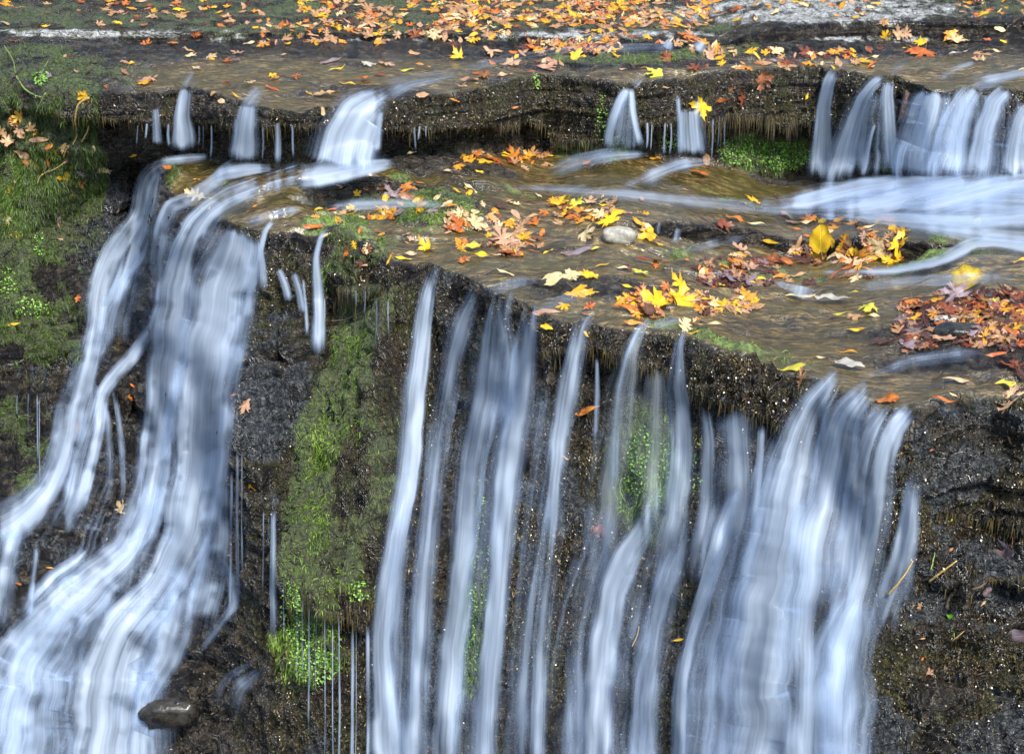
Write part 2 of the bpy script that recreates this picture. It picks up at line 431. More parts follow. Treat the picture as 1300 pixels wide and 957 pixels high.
def mat_rock():
    s = NT('wet_rock')
    pos = s.n('ShaderNodeNewGeometry').outputs['Position']
    a1 = s.n('ShaderNodeAttribute', attribute_name='cover'); a2 = s.n('ShaderNodeAttribute', attribute_name='stone')
    c1 = s.n('ShaderNodeSeparateColor'); s.l(a1.outputs['Color'], c1.inputs[0])
    c2 = s.n('ShaderNodeSeparateColor'); s.l(a2.outputs['Color'], c2.inputs[0])
    gm, om, fm = c1.outputs; pm, bm, sm_ = c2.outputs
    vpos = s.mapping(pos, (1, 1, 0.35))
    wp = s.n('ShaderNodeVectorMath', operation='ADD'); wn = s.n('ShaderNodeTexNoise'); wn.inputs['Scale'].default_value = 9; s.l(pos, wn.inputs['Vector'])
    sc_ = s.n('ShaderNodeVectorMath', operation='SCALE'); s.l(wn.outputs['Color'], sc_.inputs[0]); sc_.inputs['Scale'].default_value = .09; s.l(pos, wp.inputs[0]); s.l(sc_.outputs[0], wp.inputs[1])
    def vor(scale, vec, feat='F1'):
        v = s.n('ShaderNodeTexVoronoi', feature=feat); v.inputs['Scale'].default_value = scale; s.l(vec, v.inputs['Vector']); return v
    va = vor(26, s.mapping(wp.outputs[0], (1, 1, .7))); vb = vor(75, s.mapping(wp.outputs[0], (1, 1, .6)))
    vc = vor(7, s.mapping(wp.outputs[0], (1, 1, 2.2)), 'DISTANCE_TO_EDGE')
    crack = s.ramp(vc.outputs['Distance'], [(0.0, 0.0), (0.05, 1.0)])
    n1 = s.noise(pos, 3.0, 6, 0.65); n2 = s.noise(vpos, 38, 5, 0.7); n3 = s.noise(pos, 130, 3, 0.7); n4 = s.noise(pos, 11, 5, 0.6)
    strat = s.math('MULTIPLY', s.noise(s.mapping(pos, (1.2, 1.2, 30)), 1.6, 5, 0.65), sm_)
    rock = s.ramp(n4, [(0.36, (0.005, 0.004, 0.004)), (0.5, (0.024, 0.020, 0.015)), (0.62, (0.08, 0.065, 0.046)), (0.76, (0.24, 0.20, 0.15))])
    rock = s.mix(s.ramp(strat, [(0.42, 0.0), (0.62, 0.6)]), rock, (0.11, 0.09, 0.07))
    gran = s.ramp(n2, [(0.36, (0.006, 0.005, 0.003)), (0.5, (0.032, 0.022, 0.012)), (0.6, (0.085, 0.058, 0.028)), (0.74, (0.27, 0.20, 0.11))])
    olv = s.ramp(n2, [(0.32, (0.010, 0.011, 0.004)), (0.5, (0.045, 0.045, 0.014)), (0.64, (0.10, 0.10, 0.03)), (0.8, (0.19, 0.18, 0.07))])
    gran = s.mix(s.ramp(n1, [(0.42, 0.0), (0.6, 1.0)]), gran, olv)
    grn = s.ramp(n2, [(0.3, (0.014, 0.022, 0.004)), (0.48, (0.06, 0.10, 0.010)), (0.62, (0.15, 0.22, 0.02)), (0.8, (0.27, 0.34, 0.05))])
    grn = s.mix(s.ramp(n1, [(0.36, 0.0), (0.66, 0.8)]), grn, s.ramp(n2, [(0.3, (0.02, 0.022, 0.008)), (0.7, (0.12, 0.115, 0.04))]))
    smear = s.noise(s.mapping(pos, (4.5, 14, 4)), 1.4, 5, 0.62, 0.5)
    smear2 = s.noise(s.mapping(pos, (1.2, 3.0, 2)), 1.1, 4, 0.6)
    smf = s.noise(s.mapping(pos, (14, 46, 10)), 1.3, 4, 0.7, 0.3)
    flm = s.ramp(s.math('MULTIPLY_ADD', smf, 0.5, s.math('MULTIPLY', smear, 0.5)), [(0.37, (0.006, 0.005, 0.003)), (0.45, (0.045, 0.030, 0.010)), (0.53, (0.12, 0.082, 0.026)), (0.64, (0.34, 0.25, 0.09))])
    flm = s.mix(s.ramp(smear2, [(0.4, 0.0), (0.62, 0.6)]), flm, (0.06, 0.055, 0.018))
    blu = s.ramp(n2, [(0.34, (0.008, 0.009, 0.010)), (0.5, (0.045, 0.05, 0.054)), (0.64, (0.16, 0.17, 0.18)), (0.78, (0.34, 0.35, 0.36))])
    pal = s.ramp(s.noise(s.mapping(pos, (1, .5, 1)), 9, 6, 0.75), [(0.40, (0.06, 0.07, 0.03)), (0.46, (0.36, 0.37, 0.33)), (0.56, (0.78, 0.79, 0.77))])
    col = s.mix(om, rock, gran); col = s.mix(bm, col, blu); col = s.mix(fm, col, flm); col = s.mix(gm, col, grn); col = s.mix(pm, col, pal)
    cr_ = s.math('MULTIPLY', s.math('SUBTRACT', 1.0, crack), s.math('MULTIPLY', s.math('SUBTRACT', 0.8, om), s.math('SUBTRACT', 1.0, fm)))
    col = s.mix(s.math('MULTIPLY', cr_, 0.8, clamp=True), col, (0.01, 0.008, 0.006))
    # roughness: water film and wet stone shine, moss does not
    r = s.ramp(n4, [(0.35, 0.10), (0.7, 0.28)])
    rv = s.mix(om, r, s.ramp(n3, [(0.3, 0.12), (0.7, 0.40)])); rv = s.mix(fm, rv, (0.13,) * 3); rv = s.mix(gm, rv, (0.65,) * 3); rv = s.mix(pm, rv, (0.5,) * 3)
    inv = s.math('SUBTRACT', 1.0, fm)
    h = s.math('ADD', s.math('MULTIPLY', n2, 1.0), s.math('MULTIPLY', n3, 0.5))
    h = s.math('ADD', h, s.math('MULTIPLY', strat, 0.4))
    h = s.math('SUBTRACT', h, s.math('MULTIPLY', va.outputs['Distance'], 0.9)); h = s.math('SUBTRACT', h, s.math('MULTIPLY', vb.outputs['Distance'], 0.6)); h = s.math('ADD', h, s.math('MULTIPLY', crack, 0.6))
    b = s.bump(h, s.math('MULTIPLY_ADD', inv, 0.95, 0.10), 0.045)
    b = s.bump(s.math('ADD', smear, s.math('MULTIPLY', smf, .4)), s.math('MULTIPLY', fm, 0.8), 0.016, b)
    p = s.bsdf(col, rv, b, 1.0)
    s.l(p.outputs[0], s.out.inputs[0])
    return s.m


MROCK = mat_rock()


def mat_water(name, tint=(0.70, 0.82, 0.97), k=1.0):
    """silky falling water: streaks along the flow let the rock show through"""
    s = NT(name)
    uv = s.n('ShaderNodeUVMap', uv_map='flow').outputs[0]
    at = s.n('ShaderNodeAttribute', attribute_name='edge').outputs['Fac']
    n1 = s.noise(s.mapping(uv, (16, 0.35, 1)), 1.0, 3, 0.55, 0.12)
    n2 = s.noise(s.mapping(uv, (62, 0.55, 1)), 1.0, 3, 0.65, 0.15)
    n3 = s.noise(s.mapping(uv, (5, 1.1, 1)), 1.0, 3, 0.6, 0.4)
    raw = s.math('ADD', s.math('MULTIPLY', n1, 0.46), s.math('ADD', s.math('MULTIPLY', n2, 0.20), s.math('MULTIPLY', n3, 0.34)))
    st = s.n('ShaderNodeMapRange'); st.inputs['From Min'].default_value = .36; st.inputs['From Max'].default_value = .64; st.clamp = True
    s.l(raw, st.inputs['Value']); st = st.outputs[0]
    # threads: where little water runs only the strongest threads remain, where much runs they join into a veil
    val = s.math('ADD', s.math('MULTIPLY_ADD', st, 0.95, -0.50), s.math('MULTIPLY', s.math('MINIMUM', at, 1.05), 1.10))
    ss = s.n('ShaderNodeMapRange', interpolation_type='SMOOTHSTEP'); ss.inputs['From Min'].default_value = -.05; ss.inputs['From Max'].default_value = 1.75; s.l(val, ss.inputs['Value'])
    a = s.math('MULTIPLY', ss.outputs[0], s.math('MULTIPLY', at, 4.0 * k, clamp=True))
    if k < 1: a = s.math('MULTIPLY', a, k)
    a = s.math('MINIMUM', a, 0.94)
    br = s.n('ShaderNodeMapRange'); br.inputs['From Min'].default_value = .1; br.inputs['From Max'].default_value = 1.5; s.l(val, br.inputs['Value'])
    col = s.mix(br.outputs[0], (tint[0] * .50, tint[1] * .60, tint[2] * .78), tint)
    b = s.bump(n1, 0.06, 0.02)
    d = s.bsdf(col, 0.45, b, 0.35)
    tl = s.n('ShaderNodeBsdfTranslucent'); tl.inputs[0].default_value = (tint[0], tint[1], tint[2], 1)
    m1 = s.n('ShaderNodeMixShader'); m1.inputs[0].default_value = 0.5; s.l(d.outputs[0], m1.inputs[1]); s.l(tl.outputs[0], m1.inputs[2])
    tr = s.n('ShaderNodeBsdfTransparent')
    m2 = s.n('ShaderNodeMixShader'); s.l(a, m2.inputs[0]); s.l(tr.outputs[0], m2.inputs[1]); s.l(m1.outputs[0], m2.inputs[2])
    s.l(m2.outputs[0], s.out.inputs[0])
    return s.m


MW = mat_water('falling_water')
MWG = mat_water('thin_falling_water', (0.55, 0.60, 0.62), 0.7)

# ------------------------------------------------------------------ terrain objects
rC = int(np.where(TAG == kC)[0][-1]) + 1
rF = int(np.where(TAG == kF)[0][-1]) + 1
rI = int(np.where(TAG == kI)[0][-1]) + 1
rEnd = int(np.where(TAG == TAG.max() - 1)[0][-1]) + 1
cB = int(np.searchsorted(US, 128))
grid_mesh('upper_rock_terrace', 0, rC + 1, 0, NC, MROCK)['label'] = 'upper shelf of layered rock strewn with leaves'
grid_mesh('upper_rock_ledge', rC, rF + 1, cB, NC, MROCK)['label'] = 'undercut rock face of the upper ledge'
grid_mesh('middle_rock_terrace', rF, rI + 1, cB, NC, MROCK)['label'] = 'middle shelf of wet rock between the two falls'
grid_mesh('rock_cliff', rI, rEnd + 1, cB, NC, MROCK)['label'] = 'steep wet rock cliff behind the lower falls'
grid_mesh('mossy_bank', rC, rEnd + 1, 0, cB + 1, MROCK)['label'] = 'green mossy bank at the left of the falls'
grid_mesh('streambed', rEnd, NR, 0, NC, MROCK)['label'] = 'rocky streambed below the falls'

# coarse trees for ray casts
def bvh_from(Gr, step=1):
    S = Gr[::step, ::step]; nr, nc = S.shape[:2]
    ii = np.arange(nr * nc).reshape(nr, nc)
    q = np.stack([ii[:-1, :-1], ii[1:, :-1], ii[1:, 1:], ii[:-1, 1:]], -1).reshape(-1, 4)
    return BVHTree.FromPolygons(S.reshape(-1, 3).tolist(), q.tolist())
TREE = bvh_from(G, 2)
import zlib
E, ET = fill(build_rows(True), 0.35)
ET = ET[:, None]
E = gsm(E, 1.5, 0)
EN = gsm(gsm(normals(E), 2, 0), 4, 1)
Eu, Ev, _ = project(E)
for u, v, ru, rv, h in bumps:
    E += (EN * (h * np.exp(-(((Eu - u) / ru) ** 2 + ((Ev - v) / rv) ** 2) * 1.2) * (ET > 9))[..., None])
ENV = bvh_from(E, 2)
CAMV = Vector(CAM)


def cast(tree, u, v):
    d = Vector(ray(u, v)); 
    h, n, i, t = tree.ray_cast(CAMV, d.normalized())
    if h is None: return None
    if n.dot(d) > 0: n = -n
    dep = (h - CAMV).dot(Vector((0, CP, -SP)))
    return dep, h, n


# ------------------------------------------------------------------ generic mesh helpers
def mesh_np(name, co, faces, mat, smooth=True, link=True):
    me = bpy.data.meshes.new(name)
    me.from_pydata([tuple(map(float, c)) for c in co], [], [tuple(map(int, f)) for f in faces])
    if smooth: me.polygons.foreach_set('use_smooth', np.ones(len(me.polygons), bool))
    me.materials.append(mat); me.update()
    if not link: return me
    o = bpy.data.objects.new(name, me); COL.objects.link(o)
    return o


def tag(o, label, cat, group=None):
    o['label'] = label; o['category'] = cat
    if group: o['group'] = group
    return o


# ------------------------------------------------------------------ water
NSTREAM = 0
def stream(name, label, cat, pts, a=1.0, fade=(0.10, 0.2), mat=None, lift=0.035, group=None, bulge=0.016, nc=None, soft=0.9, kind=None, steps=0.0, spread=0.0):
    pts = np.array(pts, float)
    if group == 'falls over the main lip':          # the water comes off the shelf and bends over the lip
        lipv = np.interp(pts[0, 0], US, V_I)
        if abs(pts[0, 1] - lipv) < 30:
            w0 = pts[0, 2]; big = 1.5 if w0 > 11 else 1.0
            pts = np.concatenate([[[pts[0, 0] + 20 * big, lipv - 18 * big, w0 * .9], [pts[0, 0] + 7 * big, lipv - 6 * big, w0 * .95]], pts[1:] if pts[0, 1] < lipv + 4 else pts])
    seg = np.hypot(np.diff(pts[:, 0]), np.diff(pts[:, 1])); L = np.concatenate([[0], np.cumsum(seg)])
    n = max(8, int(L[-1] / 4.0)); t = np.linspace(0, L[-1], n)
    def spl(c):
        r = np.interp(t, L, pts[:, c]); return gsm(r, max(1.2, n * 0.02))
    u, v, w = spl(0), spl(1), spl(2) * 1.6
    q = np.stack([t * 0.02, 0 * t, 0 * t + zlib.crc32(label.encode()) % 97 + pts[0, 0] * .1], -1)
    u = u + 0.16 * w * fbm(q, 1.0, 3, 7)
    du, dv = np.gradient(u), np.gradient(v); m = np.hypot(du, dv) + 1e-6
    nx, ny = -dv / m, du / m
    # falling water keeps level cross sections
    w = w * (1 + spread * (t / t[-1])); ws = w * (1 + 0.18 * fbm(q, 1.3, 3, 19))
    nc = int(np.clip(w.max() * 0.8, 9, 34))
    c = np.linspace(-1, 1, nc)
    PU = u[:, None] + nx[:, None] * ws[:, None] * c[None]
    PV = v[:, None] + ny[:, None] * ws[:, None] * c[None]
    D = np.zeros(PU.shape)
    for i in range(n):
        for j in range(nc):
            dd = []
            for tr in (TREE, ENV):
                h = cast(tr, PU[i, j], PV[i, j])
                if h: dd.append(h[0])
            D[i, j] = min(dd) if dd else (D[i - 1, j] if i else 9.0)
    Dm = D.copy()
    def mn(A, r):
        B = A.copy()
        for k in range(1, r + 1):
            B[k:] = np.minimum(B[k:], A[:-k]); B[:-k] = np.minimum(B[:-k], A[k:])
        C_ = B.copy(); C_[:, 1:] = np.minimum(C_[:, 1:], B[:, :-1]); C_[:, :-1] = np.minimum(C_[:, :-1], B[:, 1:])
        return C_
    D = gsm(gsm(mn(D, 2), 2.8, 0), 1.6, 1)
    global NSTREAM
    NSTREAM += 1; lift = lift + .011 * (NSTREAM % 5)
    rid = fbm(np.stack([PU * 0.12, 0 * PU, 0 * PU + 3], -1), 1, 3, 5)
    D = D - lift - bulge * (1 - c[None] ** 2) - 0.003 * rid
    R = ray(PU, PV)
    P = CAM + R * D[..., None]
    ii = np.arange(n * nc).reshape(n, nc)
    f = np.stack([ii[:-1, :-1], ii[:-1, 1:], ii[1:, 1:], ii[1:, :-1]], -1).reshape(-1, 4)
    o = mesh_np(name, P.reshape(-1, 3), f, mat or MW)
    me = o.data
    # flow coordinates in metres
    dl = np.linalg.norm(np.diff(P[:, nc // 2], axis=0), axis=1); Lm = np.concatenate([[0], np.cumsum(dl)])
    wm = ws * np.median(D, axis=1) / F
    wref = float(np.mean(wm))
    UVx = c[None] * wref + 0 * Lm[:, None] + pts[0, 0] * 0.37
    UVy = Lm[:, None] + 0 * c[None] + pts[0, 1] * 0.11
    uvv = np.stack([UVx, UVy], -1).reshape(-1, 2)
    li = np.zeros(len(me.loops), np.int32); me.loops.foreach_get('vertex_index', li)
    uvl = me.uv_layers.new(name='flow'); uvl.data.foreach_set('uv', uvv[li].astype(np.float32).ravel())
    s = np.linspace(0, 1, n)[:, None]
    qq = np.stack([t[:, None] * 0.011, 0 * t[:, None], 0 * t[:, None] + pts[0, 0] * .13 + pts[0, 1] * .07], -1)
    o1, k1 = 0.16 * fbm(qq, 1.0, 3, 201), 0.42 + 0.16 * fbm(qq, 1.4, 3, 202)
    o2, k2, a2 = 0.55 * np.sign(fbm(qq[:1], .3, 1, 203) + 1e-3) + 0.2 * fbm(qq, .8, 3, 204), 0.16 + .05 * fbm(qq, 2, 2, 205), np.clip(.45 + .9 * fbm(qq, 1.1, 3, 206), 0, .8)
    C2 = c[None]
    ed = 0.36 * (1 - C2 ** 2) ** 1.1 + 0.80 * np.exp(-((C2 - o1) / k1) ** 2) + a2 * np.exp(-((C2 - o2) / k2) ** 2)
    ed = np.minimum(ed, 1.15) * (1 - np.abs(C2) ** 3) * (0.8 + 0.35 * vnoise(qq[..., 0] * 1.7, qq[..., 1], qq[..., 2], 207))
    jt = 0.9 * (vnoise(PU * 0.16, 0 * PU, 0 * PU + 4, 61) - .35); jb = 0.9 * (vnoise(PU * 0.12, 0 * PU, 0 * PU + 8, 62) - .35)
    e = ed * sstep(0, fade[0] + 1e-4, s - jt * fade[0]) * sstep(0, fade[1] + 1e-4, 1 - s - jb * fade[1]) * a
    jag = 0.72 + 0.55 * vnoise(PU * 0.09, PV * 0.012, 0 * PU + 2, 33)
    e = e * jag
    if steps:
        fy = .05 if 'cascade' in name else .012
        sn = vnoise(PU * 0.05, PV * fy, 0 * PU + 9, 44) * .6 + vnoise(PU * 0.12, PV * fy * 2, 0 * PU + 5, 45) * .4
        e = e * (1 - steps + 1.9 * steps * sstep(.2, .8, sn))
    at = me.attributes.new('edge', 'FLOAT', 'POINT'); at.data.foreach_set('value', e.astype(np.float32).ravel())
    if kind: o['kind'] = kind; o['label'] = label
    else: tag(o, label, cat, group)
    return o

UG, LG, MG, CG, TG = ('falls over the upper ledge', 'streams of the left cascade', 'falls over the main lip', 'currents across the middle shelf', 'thin trickles')
def drips(lst, where, base='thin white trickle'):
    for k, (u, v0, v1, wd) in enumerate(lst):
        stream('water_trickle', f'{base} {where[k] if isinstance(where, (list, tuple)) else where}', 'trickle', [(u, v0 - 2, wd * random.uniform(.5, .9)), (u + random.uniform(-1.5, 1.5), (v0 + v1) / 2, wd * random.uniform(.6, 1.1)), (u + random.uniform(-3, 2), v1 + random.uniform(-8, 8), wd * random.uniform(.6, 1.3))],
               a=random.uniform(.5, .95), fade=(.1, .3), lift=0.03, bulge=0.004, group=TG, steps=.3)
# upper ledge, left to right
stream('waterfall', 'slender white waterfall near the left end of the upper ledge, closest to the bank', 'waterfall', [(236, 108, 5), (234, 122, 7), (231, 150, 9), (233, 175, 12), (234, 197, 14)], a=1.5, group=UG)
stream('waterfall', 'small faint waterfall just left of the slender leftmost fall on the upper ledge', 'waterfall', [(197, 135, 4), (198, 160, 5), (200, 188, 6)], a=.9, group=UG)
stream('waterfall', 'narrow white waterfall over the upper ledge, between the slender leftmost fall and the wide one', 'waterfall', [(318, 130, 11), (314, 145, 13), (313, 175, 15), (312, 209, 18)], a=1.35, group=UG)
stream('waterfall', 'wide bright waterfall pouring from the middle left of the upper ledge', 'waterfall', [(512, 108, 8), (494, 116, 13), (470, 128, 22), (448, 142, 32), (440, 165, 36), (436, 195, 38), (430, 220, 42)], a=1.4, group=UG, fade=(.35, .15))
stream('waterfall', 'thin side strand at the right edge of the wide upper waterfall', 'waterfall', [(484, 140, 4), (480, 165, 5), (477, 196, 6)], a=1.1, group=UG)
stream('waterfall', 'split fan-shaped waterfall in the middle of the upper ledge, left strand', 'waterfall', [(799, 109, 6), (788, 125, 7), (778, 150, 6), (772, 175, 6), (770, 196, 7)], a=1.3, group=UG)
stream('waterfall', 'thin veil filling the split fan-shaped waterfall in the middle of the upper ledge', 'waterfall', [(798, 110, 5), (794, 140, 14), (792, 170, 20), (790, 196, 24)], a=.55, group=UG)
stream('waterfall', 'split fan-shaped waterfall in the middle of the upper ledge, right strand', 'waterfall', [(801, 110, 4), (803, 140, 5), (808, 165, 5), (816, 193, 6)], a=1.0, group=UG)
stream('waterfall', 'three joined pale strands falling beside the hanging yellow leaf on the upper ledge', 'waterfall', [(877, 135, 13), (877, 160, 15), (880, 203, 18)], a=1.0, group=UG)
stream('waterfall', 'thin left strand of the pale falls by the hanging yellow leaf', 'waterfall', [(860, 118, 3), (862, 150, 3.5), (866, 200, 5)], a=.9, group=UG)
stream('waterfall', 'thin right strand of the pale falls, just left of the hanging yellow leaf', 'waterfall', [(886, 122, 3), (883, 150, 4), (886, 200, 5)], a=.9, group=UG)
stream('waterfall', 'curved pale waterfall that starts the right hand group on the upper ledge', 'waterfall', [(1062, 87, 8), (1052, 105, 8), (1047, 135, 9), (1045, 175, 12), (1042, 236, 16)], a=1.2, group=UG)
stream('waterfall', 'bright arching waterfall leaping left from the upper ledge beside the hanging rock chunk', 'waterfall', [(1128, 94, 8), (1108, 104, 9), (1092, 125, 10), (1078, 165, 13), (1066, 205, 17), (1058, 240, 20)], a=1.35, group=UG)
stream('waterfall', 'thin veil behind the bright arching waterfall', 'waterfall', [(1110, 110, 14), (1098, 160, 26), (1090, 232, 34)], a=.5, group=UG)
stream('waterfall', 'straight narrow waterfall just left of the hanging rock chunk', 'waterfall', [(1130, 97, 5), (1126, 120, 7), (1127, 150, 8), (1130, 190, 9), (1130, 232, 8)], a=1.2, group=UG)
stream('waterfall', 'slanting thin jet crossing behind the bright arching waterfall', 'waterfall', [(1112, 152, 2.5), (1104, 175, 3), (1098, 205, 4), (1092, 232, 4)], a=1.2, group=UG)
stream('waterfall', 'broad veil of water just right of the hanging rock chunk', 'waterfall', [(1185, 112, 16), (1178, 140, 24), (1170, 180, 27), (1162, 232, 30)], a=1.25, group=UG)
stream('waterfall', 'bright slanting waterfall in the middle of the right hand upper falls', 'waterfall', [(1242, 108, 11), (1228, 128, 14), (1214, 160, 18), (1205, 200, 22), (1200, 234, 26)], a=1.3, group=UG)
stream('waterfall', 'bluish fall between the bright slanting waterfall and the one at the right border', 'waterfall', [(1284, 112, 10), (1264, 130, 13), (1252, 165, 15), (1246, 200, 16), (1243, 232, 18)], a=1.35, group=UG)
stream('waterfall', 'waterfall at the right border of the upper ledge', 'waterfall', [(1308, 130, 12), (1294, 155, 14), (1287, 190, 16), (1282, 234, 20)], a=1.5, group=UG)
drips([(175, 157, 190, 1.4), (187, 156, 188, 2), (214, 156, 190, 2.5), (252, 158, 198, 2), (258, 158, 200, 1.3), (268, 158, 206, 2)],
      [f'at the upper ledge, {x}' for x in ('first from the bank', 'second from the bank', 'third from the bank', 'just right of the slender fall', 'second right of the slender fall', 'third right of the slender fall')])
drips([(299, 150, 207, 3.5), (333, 158, 207, 2.5), (352, 155, 212, 5), (371, 158, 203, 2)], [f'beside the narrow fall under the upper ledge, {x}' for x in ('on its left', 'first on its right', 'widest on its right', 'nearest the wide fall')])
drips([(526, 160, 190, 1.8), (533, 160, 186, 1.5), (541, 160, 184, 1.2)], [f'right of the wide upper fall, {x} of three' for x in ('left', 'middle', 'right')])
drips([(822, 155, 196, 1.8), (828, 156, 200, 1.3), (845, 155, 200, 2), (852, 155, 196, 1.3), (905, 150, 205, 1.5), (913, 150, 203, 1.2), (921, 150, 205, 1.2)],
      [f'under the brown upper ledge, {x}' for x in ('first right of the fan-shaped fall', 'second right of the fan-shaped fall', 'third right of the fan-shaped fall', 'fourth right of the fan-shaped fall', 'just right of the yellow leaf', 'second right of the yellow leaf', 'third right of the yellow leaf')])
stream('water_riffle', 'small white riffle dropping off a low step on the upper shelf', 'riffle', [(845, 50, 5), (850, 56, 6), (846, 64, 7)], a=1.1, group=UG, lift=.01, bulge=.01)
stream('water_riffle', 'second small white riffle right of the first on the upper shelf step', 'riffle', [(893, 52, 7), (890, 58, 8), (884, 65, 9)], a=1.0, group=UG, lift=.01, bulge=.01)
stream('water_current', 'dim bluish current sliding over the upper shelf below the riffles', 'current', [(880, 64, 5), (830, 62, 6), (780, 62, 5), (720, 64, 4), (640, 74, 5), (560, 98, 7), (510, 108, 10)], a=.42, group=CG, lift=.01, bulge=.01)
stream('water_current', 'dim current on the upper shelf running to the right hand falls', 'current', [(1310, 92, 6), (1270, 100, 6), (1240, 106, 6)], a=.8, group=CG, lift=.01, bulge=.01)
stream('water_current', 'bluish streak sliding towards the lip right of the hanging rock chunk', 'current', [(1240, 80, 4), (1210, 90, 5), (1188, 106, 8)], a=.6, group=CG, lift=.01, bulge=.01)

# currents of the middle shelf
stream('water_current', 'wide white current at the foot of the right hand upper falls', 'current', [(1400, 250, 22), (1300, 248, 22), (1210, 246, 20), (1120, 246, 18), (1040, 248, 16), (985, 256, 9), (930, 262, 5)], a=1.0, group=CG, lift=.02, fade=(.02, .3))
for k, (p, lb, al) in enumerate([
    ([(1350, 225, 12), (1270, 238, 16), (1200, 256, 16), (1130, 272, 12)], 'foaming tongue of water under the right border falls', 1.2),
    ([(1240, 228, 12), (1180, 240, 15), (1110, 258, 14), (1040, 268, 9)], 'foaming tongue of water under the broad veil', 1.25),
    ([(1150, 230, 10), (1090, 240, 13), (1030, 256, 12), (975, 266, 7)], 'foaming tongue of water under the bright arching fall', 1.3),
    ([(1400, 275, 14), (1300, 276, 15), (1220, 282, 13), (1150, 278, 9), (1080, 274, 7), (1000, 271, 5)], 'bright white band of water along the front of the foaming pool', 1.2),
    ([(1400, 306, 8), (1310, 302, 8), (1240, 296, 8), (1180, 288, 8), (1120, 280, 7)], 'lower silvery band of water at the right edge of the foaming pool', .9)]):
    stream('water_current', lb, 'current', p, a=al, group=CG, lift=.02, bulge=.04, fade=(.1, .25))
stream('water_current', 'long pale current fading leftwards across the middle shelf', 'current', [(1060, 268, 8), (960, 264, 8), (870, 256, 8), (790, 247, 7), (700, 240, 6), (610, 238, 5), (540, 236, 4)], a=.62, group=CG, lift=.01, bulge=.01, fade=(.1, .3))
stream('water_current', 'silvery run flowing from the fan-shaped fall across the shelf', 'current', [(812, 194, 8), (770, 200, 11), (730, 210, 12), (698, 224, 11), (660, 238, 8)], a=.55, fade=(.25, .5), group=CG, lift=.01, bulge=.01)
stream('water_current', 'silvery run flowing from the pale strands across the shelf', 'current', [(905, 202, 9), (868, 207, 13), (836, 219, 14), (805, 234, 12), (770, 246, 8)], a=.6, fade=(.25, .5), group=CG, lift=.01, bulge=.01)
stream('water_current', 'white current curling over a step at the right side of the shelf', 'current', [(1400, 322, 9), (1310, 316, 9), (1265, 308, 7), (1235, 310, 8), (1215, 322, 9), (1190, 334, 7), (1130, 344, 5), (1050, 345, 4), (985, 347, 3)], a=1.2, group=CG, lift=.02, bulge=.02, fade=(.05, .3))
stream('water_riffle', 'small sparkling riffle beside the curved cream leaf', 'riffle', [(1012, 360, 22), (1010, 367, 24), (1006, 376, 24)], a=.8, group=CG, lift=.01, bulge=.01)
stream('water_riffle', 'tiny white spill over the step left of the dark twig', 'riffle', [(862, 288, 4), (859, 298, 5), (857, 310, 6)], a=.8, group=CG, lift=.02, bulge=.01)
stream('water_riffle', 'faint spill left of the grey stone on the shelf', 'riffle', [(838, 280, 3), (834, 290, 4), (836, 300, 5)], a=.6, group=CG, lift=.02, bulge=.01)
stream('water_current', 'dim bluish slide of water on the flat rock above the mossy bulge', 'current', [(600, 262, 4), (520, 256, 7), (450, 258, 8), (400, 264, 5)], a=.55, group=CG, lift=.01, bulge=.01, fade=(.3, .3))
stream('water_current', 'dim slide of water between the leaves left of the grey stone', 'current', [(790, 320, 5), (740, 310, 8), (690, 300, 10), (640, 300, 5)], a=.28, group=CG, lift=.01, bulge=.01, fade=(.3, .3))

for p, lb, al in (([(268, 199, 5), (240, 201, 8), (205, 205, 7), (188, 212, 5)], 'foam at the foot of the slender leftmost upper fall', .9),
                  ([(350, 212, 5), (315, 213, 9), (282, 219, 9), (262, 232, 8)], 'foam at the foot of the narrow upper fall', .95),
                  ([(520, 203, 4), (480, 208, 9), (430, 216, 14), (385, 224, 13), (350, 230, 10)], 'foam at the foot of the wide upper fall', 1.1),
                  ([(830, 195, 3), (795, 196, 6), (762, 199, 7), (735, 206, 5)], 'foam at the foot of the fan-shaped fall', .8),
                  ([(915, 203, 3), (884, 205, 6), (855, 209, 8), (835, 217, 6)], 'foam at the foot of the pale strands by the yellow leaf', .8),
                  ([(1440, 262, 36), (1300, 260, 34), (1180, 256, 28), (1080, 256, 20), (1000, 262, 13), (900, 262, 7)], 'misty white veil over the whole foaming pool', .62),
                  ([(1360, 236, 10), (1250, 234, 12), (1150, 236, 12), (1050, 238, 10), (1010, 244, 6)], 'bright line of foam right under the right hand upper falls', 1.0)):
    stream('water_current', lb, 'current', p, a=al, group=CG, lift=.03, bulge=.02, fade=(.2, .35))
stream('waterfall', 'faint broad veil of spray behind the right hand upper falls', 'waterfall', [(1232, 112, 70), (1225, 150, 78), (1215, 190, 84), (1210, 236, 90)], a=.45, group=UG)

